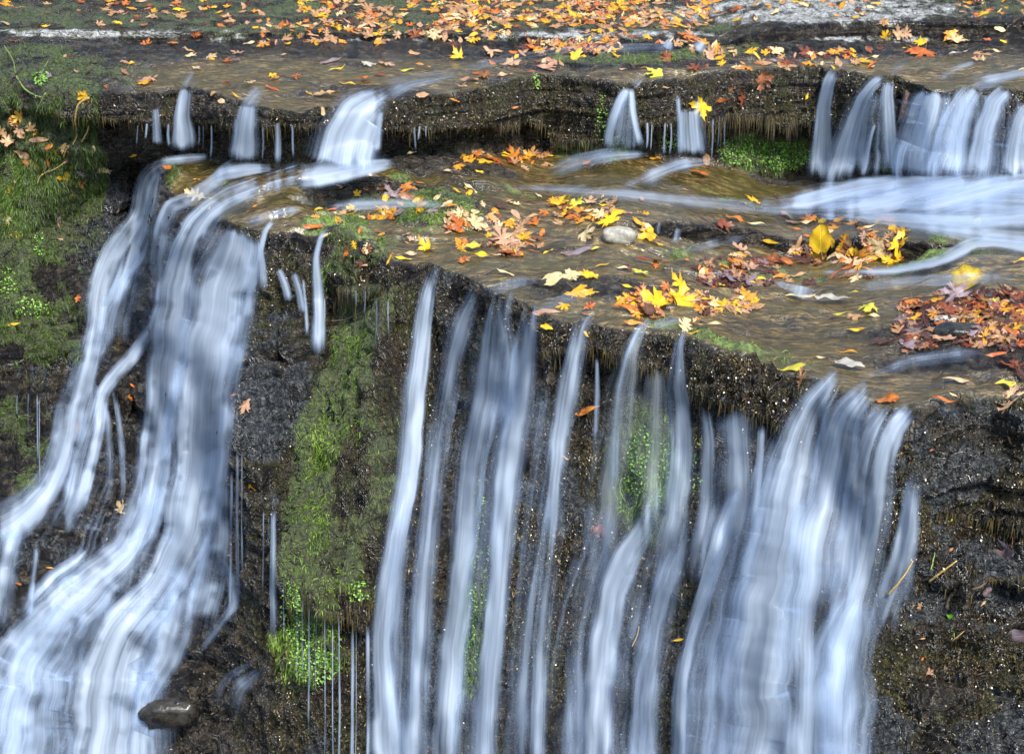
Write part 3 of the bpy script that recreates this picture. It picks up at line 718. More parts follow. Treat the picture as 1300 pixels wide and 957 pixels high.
# left cascade
stream('cascade_stream', 'leftmost white stream of the left cascade, winding beside the mossy bank', 'cascade', [(240, 200, 8), (212, 206, 10), (188, 214, 11), (179, 238, 13), (178, 268, 13), (163, 290, 14), (142, 315, 15), (126, 360, 15), (118, 410, 14), (108, 460, 16), (92, 520, 18), (82, 570, 18), (66, 620, 22), (34, 655, 30), (-20, 690, 40)], a=1.1, group=LG, lift=.04, steps=.35, fade=(.12, .1))
stream('cascade_stream', 'thin branch of the left cascade falling right of the leftmost stream', 'cascade', [(203, 212, 6), (192, 260, 7), (174, 312, 8), (165, 350, 8), (148, 372, 9), (134, 395, 9), (128, 440, 9), (112, 475, 10)], a=1.3, group=LG, lift=.04, steps=.45, fade=(.05, .15))
stream('cascade_stream', 'braided stream sliding over the rounded knob in the middle of the left cascade', 'cascade', [(205, 330, 5), (200, 390, 7), (188, 420, 8), (168, 452, 10), (146, 474, 11), (128, 500, 11), (126, 540, 8), (112, 600, 9), (95, 650, 12), (60, 690, 14)], a=1.0, group=LG, lift=.04, steps=.45, fade=(.1, .2))
stream('cascade_stream', 'run of water from the narrow upper fall along the shelf to the left cascade', 'cascade', [(312, 208, 16), (288, 218, 12), (266, 238, 11), (240, 254, 10), (216, 262, 10), (207, 285, 10), (203, 330, 11), (206, 380, 12)], a=.8, group=LG, lift=.02, steps=.4, fade=(.15, .25))
stream('cascade_stream', 'bright main stream pouring from the wide upper fall down the left cascade', 'cascade', [(430, 214, 24), (385, 222, 14), (345, 231, 12), (305, 246, 12), (268, 262, 14), (244, 292, 18), (230, 350, 24), (220, 420, 28), (212, 490, 26), (203, 560, 20), (192, 640, 20), (168, 700, 24), (112, 752, 30), (62, 802, 40), (20, 870, 52), (-10, 1050, 60)], a=1.2, group=LG, lift=.04, steps=.4, fade=(.12, .05))
stream('cascade_stream', 'broad silky fall at the right of the left cascade, beneath the leaf covered lip', 'cascade', [(304, 281, 20), (292, 310, 32), (276, 370, 40), (262, 440, 42), (254, 520, 40), (246, 600, 38), (240, 660, 36), (222, 710, 30), (188, 760, 30), (152, 805, 34), (128, 870, 40), (110, 1050, 44)], a=1.4, group=LG, lift=.04, steps=.4, fade=(.03, .05), nc=26)
stream('cascade_stream', 'soft veil along the right edge of the left cascade against the wet boulder', 'cascade', [(322, 300, 6), (318, 350, 10), (308, 420, 14), (294, 470, 16), (280, 540, 16), (276, 600, 16), (278, 680, 16), (268, 740, 20), (252, 800, 24), (240, 850, 20)], a=.9, group=LG, lift=.04, steps=.45, fade=(.06, .15))
stream('cascade_stream', 'faint wide veil wetting the middle of the left cascade', 'cascade', [(190, 470, 40), (180, 560, 60), (170, 640, 80), (150, 720, 90), (120, 800, 100), (100, 880, 110), (90, 1050, 110)], a=.3, group=LG, lift=.04, steps=.45, fade=(.25, .1), nc=26)
stream('cascade_stream', 'low stream spreading over the round boulder at the foot of the left cascade', 'cascade', [(236, 700, 16), (222, 760, 22), (214, 800, 26), (205, 835, 22), (180, 880, 20), (170, 1050, 22)], a=.95, group=LG, lift=.04, steps=.45)
stream('cascade_stream', 'pale stream along the left border under the winding stream', 'cascade', [(20, 660, 14), (5, 720, 16), (-10, 800, 20)], a=.8, group=LG, lift=.04, steps=.45)
stream('cascade_stream', 'thin pale trickle between brown rocks at the lower left border', 'cascade', [(48, 690, 4), (42, 740, 5), (38, 800, 6)], a=.9, group=LG, lift=.04, steps=.45)
stream('cascade_stream', 'bluish spray drifting right at the foot of the left cascade', 'cascade', [(352, 832, 6), (330, 850, 12), (300, 872, 20), (280, 930, 26)], a=.6, group=LG, lift=.04, steps=.45, fade=(.3, .5))
stream('cascade_stream', 'narrow strand leaving the broad silky fall and rejoining the main stream of the cascade', 'cascade', [(250, 420, 5), (228, 480, 7), (216, 530, 8), (212, 600, 9), (190, 680, 10), (150, 720, 12)], a=1.2, group=LG, lift=.04, steps=.45)
drips([(301, 562, 800, 2.6), (307, 565, 760, 1.8), (294, 590, 820, 2.4), (335, 640, 760, 1.4), (347, 640, 838, 4.0), (341, 655, 700, 1.2)],
      [f'right of the left cascade, {x}' for x in ('longest of the left group', 'shorter one of the left group', 'nearest the veil', 'thin left one by the moss', 'brightest by the moss', 'short one by the moss')])
# over the mossy bulge
for (p, lb, al) in [([(400, 328, 5), (402, 360, 7), (404, 400, 7), (402, 455, 9)], 'brightest short fall under the leafy bulge left of the mossy pillar', 1.1),
                    ([(372, 345, 4), (380, 370, 5), (386, 402, 6)], 'second short fall under the leafy bulge', .95),
                    ([(352, 340, 4), (362, 362, 5), (368, 388, 5)], 'leftmost short fall under the leafy bulge', .95),
                    ([(384, 350, 2), (388, 390, 2.5), (390, 430, 3)], 'hair thin strand between the short falls under the leafy bulge', .8),
                    ([(330, 318, 4), (334, 345, 6), (336, 375, 7)], 'short fall beside the broad silky fall of the left cascade', .9)]:
    stream('waterfall', lb, 'waterfall', p, a=al, group=MG)
drips([(412, 378, 410, 1.2), (464, 368, 410, 1.5), (452, 368, 400, 1.0), (478, 378, 440, 1.4), (493, 380, 430, 1.2)], [f'under the mossy bulge, {x}' for x in ('left of the hollow', 'brightest in the hollow', 'faint one in the hollow', 'at the right edge of the hollow', 'right of the hollow')])
# main falls
M = lambda lb, p, a=1.3, **k: (k.setdefault('spread', .22), k.setdefault('steps', .22)) and stream('waterfall', lb, 'waterfall', p, a=a, group=MG, **k)
M('long thin white waterfall, leftmost on the main lip, beside the dark mossy pillar', [(547, 335, 6), (543, 370, 9), (536, 430, 11), (527, 500, 12), (517, 600, 12), (505, 680, 13), (494, 750, 14), (488, 820, 14), (494, 880, 18), (500, 1050, 22)], 1.35, fade=(.09, .03))
M('second long waterfall from the left on the main lip, faint in its lower half', [(607, 368, 10), (592, 395, 13), (578, 440, 14), (563, 510, 14), (552, 590, 13), (542, 680, 13), (533, 780, 14), (528, 870, 14), (524, 1050, 16)], .85, fade=(.10, .03))
M('third long waterfall from the left, beginning under pale leaves on the main lip', [(627, 385, 10), (622, 430, 18), (616, 490, 20), (606, 540, 20), (597, 600, 20), (590, 680, 18), (578, 780, 16), (568, 870, 17), (560, 1050, 20)], .9, fade=(.10, .03))
M('fourth long waterfall from the left on the main lip', [(670, 412, 10), (665, 450, 15), (659, 520, 16), (648, 580, 14), (641, 660, 13), (634, 740, 12), (626, 820, 13), (620, 880, 13), (616, 1050, 15)], 1.05, fade=(.10, .03))
M('fifth long waterfall from the left, right of the broken wet rock face', [(740, 408, 9), (733, 440, 14), (723, 490, 14), (713, 550, 11), (706, 620, 10), (702, 680, 11), (692, 760, 10), (686, 830, 9), (682, 1050, 11)], 1.0, fade=(.10, .03))
M('dim side stream left of the fifth long waterfall', [(700, 600, 5), (690, 680, 7), (676, 760, 8), (665, 870, 8), (658, 1050, 8)], .75)
M('dim veil between the third and fourth long waterfalls', [(640, 400, 8), (642, 450, 14), (640, 520, 12), (622, 560, 10)], .6)
M('grey glassy curtain arching off the main lip beneath the orange leaf', [(812, 420, 7), (800, 450, 15), (793, 500, 24), (786, 560, 28), (776, 645, 30), (760, 720, 30), (745, 800, 28)], .72, mat=MWG, fade=(.05, .4))
M('bright left edge strand of the grey glassy curtain', [(808, 422, 4), (793, 455, 5), (784, 500, 5), (780, 560, 5), (777, 640, 6)], .8)
M('translucent curtain with green moss behind it in the middle of the main falls', [(832, 462, 14), (833, 520, 22), (832, 580, 24), (824, 650, 28), (806, 720, 30), (790, 800, 30)], .75, mat=MWG, fade=(.06, .4))
M('pale strand just right of the moss backed curtain', [(862, 440, 6), (862, 490, 13), (868, 560, 15), (862, 650, 17), (846, 720, 18), (830, 790, 16)], 1.0, fade=(.08, .35))
M('thin strand hanging right of the narrow orange leaf on the main falls', [(757, 450, 3), (758, 500, 4), (755, 570, 4)], .9)
M('narrow pale strand before the gap of dark rock, right of centre', [(893, 505, 5), (898, 560, 7), (896, 640, 10), (880, 710, 12), (860, 780, 12)], .95, fade=(.1, .35))
M('short comb like fall under the brown mossy lip, left of the great right hand fall', [(930, 512, 18), (934, 545, 21), (938, 580, 22), (936, 640, 22), (918, 710, 20), (900, 780, 18)], 1.0, fade=(.08, .4))
M('thin strand at the right side of the comb like fall', [(968, 530, 5), (966, 580, 7), (958, 640, 10), (944, 710, 12)], .8, fade=(.1, .35))
M('bright lower stream leaping out beneath the moss backed curtain', [(848, 600, 8), (820, 660, 16), (792, 705, 17), (776, 750, 17), (765, 810, 18), (757, 870, 18), (752, 1050, 18)], 1.5, fade=(.22, .03))
M('dim bluish spread left of the bright lower stream', [(775, 620, 22), (765, 680, 24), (750, 730, 18), (735, 800, 14), (728, 1050, 14)], .55)
M('lower stream bending left beneath the narrow pale strand', [(882, 600, 8), (868, 690, 13), (852, 730, 13), (838, 775, 14), (828, 830, 13), (820, 880, 13), (815, 1050, 14)], 1.3, fade=(.25, .03))
M('slim lower stream crossing dark rock left of the great right hand fall', [(940, 615, 9), (918, 665, 10), (905, 720, 10), (892, 760, 9), (876, 810, 9), (864, 870, 9), (858, 1050, 10)], 1.3, fade=(.06, .03))
M('dim stream at the left foot of the great right hand fall', [(975, 620, 8), (955, 690, 14), (940, 760, 16), (925, 830, 16), (915, 1050, 18)], .8)
M('left half of the great silky fall at the right', [(1050, 486, 12), (1028, 520, 24), (1010, 570, 32), (996, 640, 38), (982, 720, 44), (968, 800, 48), (956, 880, 50), (950, 1050, 50)], 1.15, fade=(.07, .03), nc=26)
M('middle of the great silky fall at the right', [(1086, 500, 14), (1068, 530, 22), (1054, 580, 27), (1042, 650, 31), (1030, 730, 34), (1018, 820, 34), (1008, 1050, 34)], 1.05, fade=(.07, .03), nc=26)
M('arched right edge of the great silky fall, beside the round orange leaf', [(1148, 526, 11), (1132, 545, 14), (1120, 590, 16), (1110, 650, 20), (1098, 710, 22), (1082, 770, 26), (1070, 840, 30), (1062, 1050, 34)], 1.1, fade=(.07, .03), nc=22)
M('smooth fold of water between the middle and right edge of the great fall', [(1115, 515, 10), (1098, 550, 13), (1082, 610, 16), (1070, 690, 18), (1060, 780, 20)], 1.0)
M('thin fall at the far right side of the great fall, above the yellow pine needle', [(1166, 560, 5), (1162, 620, 10), (1154, 680, 15), (1140, 740, 17), (1118, 800, 20), (1100, 860, 20)], .85, fade=(.25, .3))
M('bright fan of water at the foot of the great right hand fall', [(1095, 745, 12), (1078, 785, 24), (1068, 830, 32), (1060, 890, 36), (1055, 1050, 38)], .8)
for k, (p, lb, al) in enumerate([([(560, 370, 20), (545, 480, 26), (535, 620, 30), (520, 760, 30), (510, 1050, 30)], 'faint veil between the first two long waterfalls', .33),
    ([(645, 420, 22), (635, 540, 26), (615, 680, 28), (600, 820, 28), (590, 1050, 30)], 'faint veil around the third and fourth long waterfalls', .36),
    ([(700, 430, 20), (690, 540, 26), (672, 680, 26), (655, 820, 28), (645, 1050, 30)], 'faint veil left of the fifth long waterfall', .3),
    ([(850, 660, 30), (830, 740, 40), (810, 820, 44), (795, 1050, 44)], 'faint veil joining the lower streams right of centre', .42),
    ([(770, 660, 22), (745, 740, 30), (720, 840, 34), (705, 1050, 36)], 'faint veil over the dark rock at lower centre', .36),
    ([(960, 640, 20), (930, 720, 30), (905, 820, 36), (895, 1050, 40)], 'faint veil left of the foot of the great fall', .45)]):
    M(lb, p, al, fade=(.15, .05), bulge=.01)
M('faint outer veil along the left side of the great right hand fall', [(1010, 520, 14), (985, 580, 26), (965, 660, 34), (945, 760, 40), (925, 870, 46), (915, 1050, 50)], .5, fade=(.15, .05), bulge=.01)
drips([(430, 770, 1050, 1.4), (452, 780, 1050, 1.1), (384, 755, 880, 1.2), (377, 745, 900, 1.0), (392, 760, 940, 1.4), (402, 770, 900, 1.0), (412, 772, 1050, 1.2), (447, 790, 1050, 3.2), (467, 790, 1050, 3.2), (422, 780, 1050, 1.0), (360, 730, 830, 1.1)],
      [f'below the mossy pillar, {x}' for x in ('sixth from the left', 'eighth from the left', 'third from the left', 'second from the left', 'fourth from the left among bright plants', 'fifth from the left among bright plants', 'seventh, in front of green plants', 'wide one left of the first long fall', 'wide one nearest the first long fall', 'hair thin in front of green plants', 'leftmost by the rock edge')])
drips([(36, 498, 560, 1.1), (47, 496, 600, 1.2), (50, 498, 640, 0.9), (22, 500, 540, 0.9)], [f'below the left border ledge, {x}' for x in ('second from the border', 'longest but one', 'longest', 'nearest the border')], base='hair thin trickle')
for p, lb, al in (([(170, 300, 3), (158, 330, 5), (150, 352, 4), (138, 380, 5), (120, 420, 6), (104, 470, 7), (84, 520, 8)], 'fine outer strand along the left edge of the winding cascade stream', .8),
                  ([(186, 262, 3), (190, 300, 4), (180, 330, 4), (160, 352, 5), (150, 380, 5), (140, 420, 6), (132, 470, 7)], 'fine strand over the brown rock right of the winding cascade stream', .8),
                  ([(110, 470, 4), (122, 500, 6), (112, 540, 7), (96, 590, 8), (84, 640, 9), (58, 680, 10)], 'fine strand splitting off the winding stream beside the leaf covered rock', .8),
                  ([(142, 478, 4), (150, 520, 5), (156, 570, 5), (158, 620, 5), (150, 670, 6)], 'fine straight strand dropping from the rounded knob of the cascade', .75),
                  ([(128, 492, 4), (136, 530, 5), (140, 580, 5), (138, 640, 6)], 'second fine strand dropping from the rounded knob of the cascade', .65),
                  ([(118, 690, 5), (96, 712, 8), (70, 730, 9), (40, 762, 10), (20, 800, 10)], 'fine side strand above the lower left fan of the cascade', .85),
                  ([(262, 690, 8), (290, 720, 8), (296, 770, 9), (262, 810, 10), (232, 850, 10)], 'curling strand at the right foot of the cascade', .8),
                  ([(250, 560, 6), (262, 620, 8), (266, 690, 9), (250, 750, 10), (214, 790, 12)], 'soft strand down the right flank of the cascade', .7)):
    stream('cascade_stream', lb, 'cascade', p, a=al, group=LG, lift=.04, steps=.3, fade=(.2, .3))
for p, lb, al in (([(1330, 352, 6), (1240, 352, 8), (1160, 356, 8), (1090, 364, 6), (1040, 372, 5)], 'thin water sheet sliding left above the right hand pile', .45),
                  ([(980, 298, 4), (930, 306, 6), (880, 316, 6), (820, 322, 5), (760, 330, 4)], 'thin water sheet below the shelf step left of the leaf heap', .45),
                  ([(1290, 444, 8), (1220, 448, 10), (1160, 456, 10), (1110, 474, 9), (1070, 488, 8)], 'smooth water gliding to the lip of the great right hand fall', .5),
                  ([(760, 372, 5), (720, 378, 7), (690, 392, 7), (668, 412, 7)], 'thin water gliding to the lip of the fourth long fall', .5),
                  ([(700, 352, 5), (660, 358, 7), (630, 368, 8), (606, 374, 7)], 'thin water gliding to the lip of the second and third long falls', .5),
                  ([(880, 404, 5), (850, 408, 6), (822, 414, 7)], 'thin water gliding to the lip of the glassy curtain', .5),
                  ([(400, 262, 5), (360, 268, 7), (325, 278, 8), (300, 286, 9)], 'thin water gliding to the lip of the broad silky fall', .55)):
    stream('water_current', lb, 'current', p, a=al, group=CG, lift=.008, bulge=.006, fade=(.35, .3))

for p, lb in (([(262, 76, 5), (248, 90, 7), (238, 104, 8), (235, 118, 8)], 'slender leftmost fall'), ([(345, 104, 7), (332, 116, 10), (320, 128, 12), (316, 142, 12)], 'narrow upper fall'),
              ([(600, 92, 6), (560, 98, 9), (520, 106, 12), (480, 122, 20)], 'wide upper fall'), ([(822, 90, 5), (808, 100, 7), (800, 112, 8)], 'fan-shaped fall'),
              ([(1085, 66, 5), (1070, 78, 7), (1060, 92, 8)], 'curved pale fall'), ([(1165, 74, 6), (1145, 84, 8), (1125, 98, 10)], 'bright arching fall'),
              ([(1330, 84, 7), (1280, 92, 9), (1235, 104, 16), (1225, 118, 22)], 'bright slanting fall')):
    stream('water_current', 'thin sheet of water sliding over the lip into the ' + lb, 'current', p, a=.5, group=CG, lift=.01, bulge=.008, fade=(.5, .2))

stream('cascade_stream', 'see-through veil bridging the gap at the top of the cascade below the shelf lip', 'cascade', [(215, 232, 26), (196, 280, 34), (180, 340, 42), (165, 410, 50), (150, 480, 54)], a=.36, group=LG, lift=.03, steps=.3, fade=(.3, .3))
stream('cascade_stream', 'wide bright foam at the bottom left corner of the cascade', 'cascade', [(110, 730, 24), (70, 790, 44), (40, 850, 60), (20, 940, 70), (10, 1050, 70)], a=.75, group=LG, lift=.05, steps=.3, fade=(.3, .03))

# ------------------------------------------------------------------ moss, algae crust and small plants (uncountable cover)
def mat_cover(name, stops, rough=0.5, trans=0.0):
    s = NT(name)
    t = s.n('ShaderNodeAttribute', attribute_name='tone').outputs['Fac']
    c = s.ramp(t, stops)
    p = s.bsdf(c, rough, None, 0.5)
    if trans:
        tl = s.n('ShaderNodeBsdfTranslucent'); s.l(c, tl.inputs[0]); m = s.n('ShaderNodeMixShader'); m.inputs[0].default_value = trans
        s.l(p.outputs[0], m.inputs[1]); s.l(tl.outputs[0], m.inputs[2]); s.l(m.outputs[0], s.out.inputs[0])
    else: s.l(p.outputs[0], s.out.inputs[0])
    return s.m

M_CRUST = mat_cover('brown_moss', [(0.0, (0.010, 0.008, 0.005)), (0.35, (0.035, 0.024, 0.012)), (0.6, (0.075, 0.050, 0.022)), (0.8, (0.12, 0.10, 0.032)), (0.92, (0.19, 0.14, 0.07)), (1.0, (0.27, 0.20, 0.12))], 0.22)
M_GREEN = mat_cover('green_moss', [(0.0, (0.010, 0.018, 0.004)), (0.35, (0.055, 0.085, 0.010)), (0.7, (0.12, 0.23, 0.02)), (1.0, (0.30, 0.44, 0.05))], 0.5, 0.2)
M_LIVER = mat_cover('small_green_plants', [(0.0, (0.06, 0.16, 0.02)), (0.5, (0.22, 0.48, 0.05)), (1.0, (0.42, 0.70, 0.12))], 0.4, 0.3)
M_STR = mat_cover('hanging_moss', [(0.0, (0.02, 0.016, 0.008)), (0.5, (0.07, 0.055, 0.02)), (1.0, (0.13, 0.10, 0.04))], 0.35)


def np_mesh(name, co, quads, mat, tone, smooth=False):
    me = bpy.data.meshes.new(name)
    me.vertices.add(len(co)); me.vertices.foreach_set('co', co.astype(np.float32).ravel())
    me.loops.add(quads.size); me.loops.foreach_set('vertex_index', quads.astype(np.int32).ravel())
    k = quads.shape[1]
    me.polygons.add(len(quads)); me.polygons.foreach_set('loop_start', np.arange(0, quads.size, k, dtype=np.int32))
    me.polygons.foreach_set('loop_total', np.full(len(quads), k, np.int32))
    at = me.attributes.new('tone', 'FLOAT', 'POINT'); at.data.foreach_set('value', tone.astype(np.float32))
    me.update(calc_edges=True); me.materials.append(mat)
    if smooth: me.polygons.foreach_set('use_smooth', np.ones(len(quads), bool))
    o = bpy.data.objects.new(name, me); COL.objects.link(o)
    return o


CUM = {}
def sample(weight, n):
    w = np.clip(weight, 0, None).ravel(); c = np.cumsum(w); r = rng.random(n) * c[-1]
    i = np.searchsorted(c, r); i = np.clip(i, 0, len(w) - 1)
    p = G.reshape(-1, 3)[i]; nn = N1.reshape(-1, 3)[i]
    d = DEP.ravel()[i]
    cell = d / F * 1.5
    p = p + (rng.random((n, 3)) - .5) * cell[:, None] * 2.2
    return p, nn, d, i


def unit(a): return a / (np.linalg.norm(a, axis=-1, keepdims=True) + 1e-9)


def blades(name, weight, n, length, width, mat, down=1.0, out=0.5, rnd=0.6, label='', tonef=None, tip=0.15):
    p, nn, d, i = sample(weight, n)
    dn = np.array([0, 0, -1.0]); tang = dn - nn * (nn @ dn)[:, None]
    dirv = unit(tang * down + nn * out + (rng.random((n, 3)) - .5) * 2 * rnd)
    side = unit(np.cross(dirv, unit(nn + (rng.random((n, 3)) - .5))))
    L = length * (0.45 + 1.8 * rng.random(n) ** 3) ; W = width * (0.6 + 0.8 * rng.random(n))
    a = p - nn * 0.003; m = a + dirv * (L * .55)[:, None] + nn * (L * .10)[:, None]; e = a + dirv * L[:, None] + np.array([0, 0, -1.0]) * (L * .2)[:, None]
    s2 = side * (W / 2)[:, None]
    co = np.stack([a - s2 * .7, a + s2 * .7, m + s2, m - s2, e + s2 * tip, e - s2 * tip], 1).reshape(-1, 3)
    b = np.arange(n) * 6
    q = np.concatenate([np.stack([b, b + 1, b + 2, b + 3], 1), np.stack([b + 3, b + 2, b + 4, b + 5], 1)])
    t = rng.random(n) if tonef is None else tonef(p, rng.random(n))
    tone = np.repeat(t, 6) + np.tile([-.12, -.12, 0, 0, .12, .12], n)
    o = np_mesh(name, co, q, mat, np.clip(tone, 0, 1)); o['kind'] = 'stuff'; o['label'] = label
    return o


inview = (UU > -60) & (UU < 1360) & (VV > -30) & (VV < 1000)
front = inview * np.clip((N1 * unit(CAM - G)).sum(-1) + 0.1, 0, 1) ** .5
tf = lambda p, r: np.clip(r ** 1.4 * 0.9 + 0.35 * fbm(p, 5, 3, 300) , 0, 1)
crust_w = front * (cliff | upface) * (1 - green) * (1 - .8 * blue) * (1 - film) * (UU > 95) * (0.25 + 0.75 * olive) * (0.3 + 0.7 * sstep(-.1, .25, fbm(G, 4, 3, 310)))
crust_w = crust_w * (1 - .75 * ell(170, 600, 170, 330))
blades('brown_moss', crust_w * (1 - .5 * sstep(.3, .8, blue)), 130000, 0.012, 0.0062, M_CRUST, down=.8, out=.4, rnd=1.0, label='crust of brown moss and algae on the wet rock faces', tonef=tf, tip=.5)
gw = front * green * (1 - pale) * np.where(VV < 120, .5, 1.0)
gw = gw * (1 + 1.5 * line([(470, 392), (446, 450), (412, 545), (395, 620), (378, 720)], 26)) * (.12 + sstep(-.12, .22, fbm(G, 6.5, 3, 330, sc=(1, 1, .5))))
blades('green_moss', gw * np.where(UU < 140, 2.0, 1.0), 120000, 0.026, 0.0032, M_GREEN, down=1.0, out=.45, rnd=.45, label='green moss hanging in fine fibres on the rock', tonef=lambda p, r: np.clip(r * .75 + .2 - .28 * (p[:, 0] < -2.1) + .5 * fbm(p, 3, 3, 320), 0, 1))
# fringe of moss strings below the undercut edges
def fringe(vrow, ydep, u0, u1, n, lo, hi):
    k = np.clip(np.searchsorted(US, rng.random(n) * (u1 - u0) + u0), 0, NC - 1)
    return k, lo + (hi - lo) * rng.random(n) ** 2.5
co = []; tn = []
rowD = int(np.where(TAG[:, 0] == 7)[0][-1]); rowJ = int(np.where(TAG[:, 0] == 14)[0][-1]); rowK = int(np.where(TAG[:, 0] == 16)[0][-1])
for row, u0, u1, n, lo, hi in ((rowD, 60, 690, 500, .01, .10), (rowD, 640, 1030, 500, .01, .13), (rowD, 890, 1010, 200, .04, .2), (rowJ, -60, 100, 120, .03, .2), (rowJ, 425, 500, 160, .03, .16),
                               (rowJ, 690, 1010, 320, .02, .12), (rowJ, 1180, 1360, 200, .02, .08), (rowK, 365, 490, 240, .03, .16), (rowK, 1190, 1350, 120, .01, .05)):
    k, L = fringe(None, None, u0, u1, n, lo, hi)
    rr = np.clip(row - rng.integers(0, 6, n), 0, NR - 1)
    p = G[rr, k]; wd = 0.0010 + 0.0022 * rng.random(n)
    for i in range(n):
        x, y, z = p[i]; w0 = wd[i]; sway = (random.random() - .5) * .02
        pr = [(x - w0, y - .01, z + .01), (x + w0, y - .01, z + .01), (x + w0 * .7 + sway * .5, y - .012, z - L[i] * .5), (x - w0 * .7 + sway * .5, y - .012, z - L[i] * .5), (x + sway + w0 * .15, y - .01, z - L[i]), (x + sway - w0 * .15, y - .01, z - L[i])]
        co += pr; tn += [random.random()] * 6
co = np.array(co); n = len(co) // 6; b = np.arange(n) * 6
o = np_mesh('hanging_moss', co, np.concatenate([np.stack([b, b + 1, b + 2, b + 3], 1), np.stack([b + 3, b + 2, b + 4, b + 5], 1)]), M_STR, np.array(tn)); o['kind'] = 'stuff'; o['label'] = 'thin moss strings hanging under the rock overhangs'

# bright clumps of small leafy plants
def clump(u, v, ru, rv, n, label, size=.008, cat='plant clump', name='leafy_plant_clump'):
    co = []; fc = []; tn = []
    got = 0
    for _ in range(n * 2):
        if got >= n: break
        a = random.random() * 6.283; r = random.random() ** .6
        h = cast(TREE, u + ru * r * math.cos(a), v + rv * r * math.sin(a))
        if not h: continue
        if vnoise(u * .1 + r * math.cos(a) * 2.2, v * .1 + r * math.sin(a) * 2.2, 0, 9) < .24: continue
        got += 1
        dep, p, nn = h; p = p + nn * (.004 + .02 * random.random()) + Vector((0, 0, random.uniform(-.004, .004)))
        ax = (nn * .8 + Vector((random.uniform(-.7, .7), random.uniform(-.7, .2), random.uniform(0, .9)))).normalized()
        t1 = ax.orthogonal().normalized(); t2 = ax.cross(t1); ang = random.random() * 6.28; s = size * random.uniform(.5, 1.3)
        t1, t2 = t1 * math.cos(ang) + t2 * math.sin(ang), t2 * math.cos(ang) - t1 * math.sin(ang)
        base = len(co)
        for (x, y) in ((-.9, 0), (-.3, .55), (.5, .5), (1.1, 0), (.5, -.5), (-.3, -.55)):
            co.append(p + t1 * x * s + t2 * y * s + ax * (-.25 * s * (abs(y) + max(0, x) * .5)))
        fc.append([base + k for k in range(6)]); t = random.random(); tn += [t] * 6
    me = bpy.data.meshes.new(name); me.from_pydata([tuple(c) for c in co], [], fc)
    at = me.attributes.new('tone', 'FLOAT', 'POINT'); at.data.foreach_set('value', np.array(tn, np.float32)); me.materials.append(M_LIVER)
    o = bpy.data.objects.new(name, me); COL.objects.link(o); tag(o, label, cat, 'clumps of bright green plants'); return o
for a in ((995, 198, 34, 18, 800, 'dense bright green clump under the upper ledge, left of the right hand falls'),
          (945, 192, 34, 20, 520, 'loose green clump under the upper ledge beneath the rust coloured hanging leaf'),
          (850, 180, 13, 12, 90, 'small green clump behind the thin drips right of the fan-shaped fall'),
          (782, 182, 14, 14, 80, 'green clump behind the fan-shaped waterfall'),
          (765, 150, 9, 30, 60, 'green plants climbing the brown rock left of the fan-shaped fall'),
          (680, 104, 6, 9, 40, 'tiny bright green plant on the upper lip beside the pink leaf', .008),
          (371, 778, 14, 42, 240, 'bright green clump below the left side of the mossy pillar', .007),
          (402, 830, 34, 40, 480, 'broad green clump at the foot of the mossy pillar', .007),
          (455, 752, 12, 14, 90, 'small bright clump on the right side of the mossy pillar', .007),
          (610, 700, 14, 90, 120, 'strip of green plants on the rock between the third and fourth long falls', .006),
          (598, 800, 12, 60, 130, 'lower strip of green plants between the third and fourth long falls', .006),
          (822, 595, 30, 55, 380, 'green clump behind the translucent curtain of the main falls', .007),
          (10, 360, 16, 22, 120, 'pale green clump at the left border under the mossy bank', .008),
          (50, 310, 8, 14, 60, 'small pale green clump in the middle of the mossy bank', .008),
          (40, 392, 26, 14, 130, 'pale green clump low on the mossy bank above its dark hollow', .008),
          (885, 590, 5, 40, 40, 'green sprigs in the dark gap right of the moss backed curtain', .006),
          (1135, 205, 10, 24, 90, 'dark green clump behind the straight narrow upper fall', .007),
          (52, 100, 10, 10, 60, 'small leafy sprig standing on the mossy bank near the roots', .012)):
    clump(*a[:6], **({'size': a[6]} if len(a) > 6 else {}))

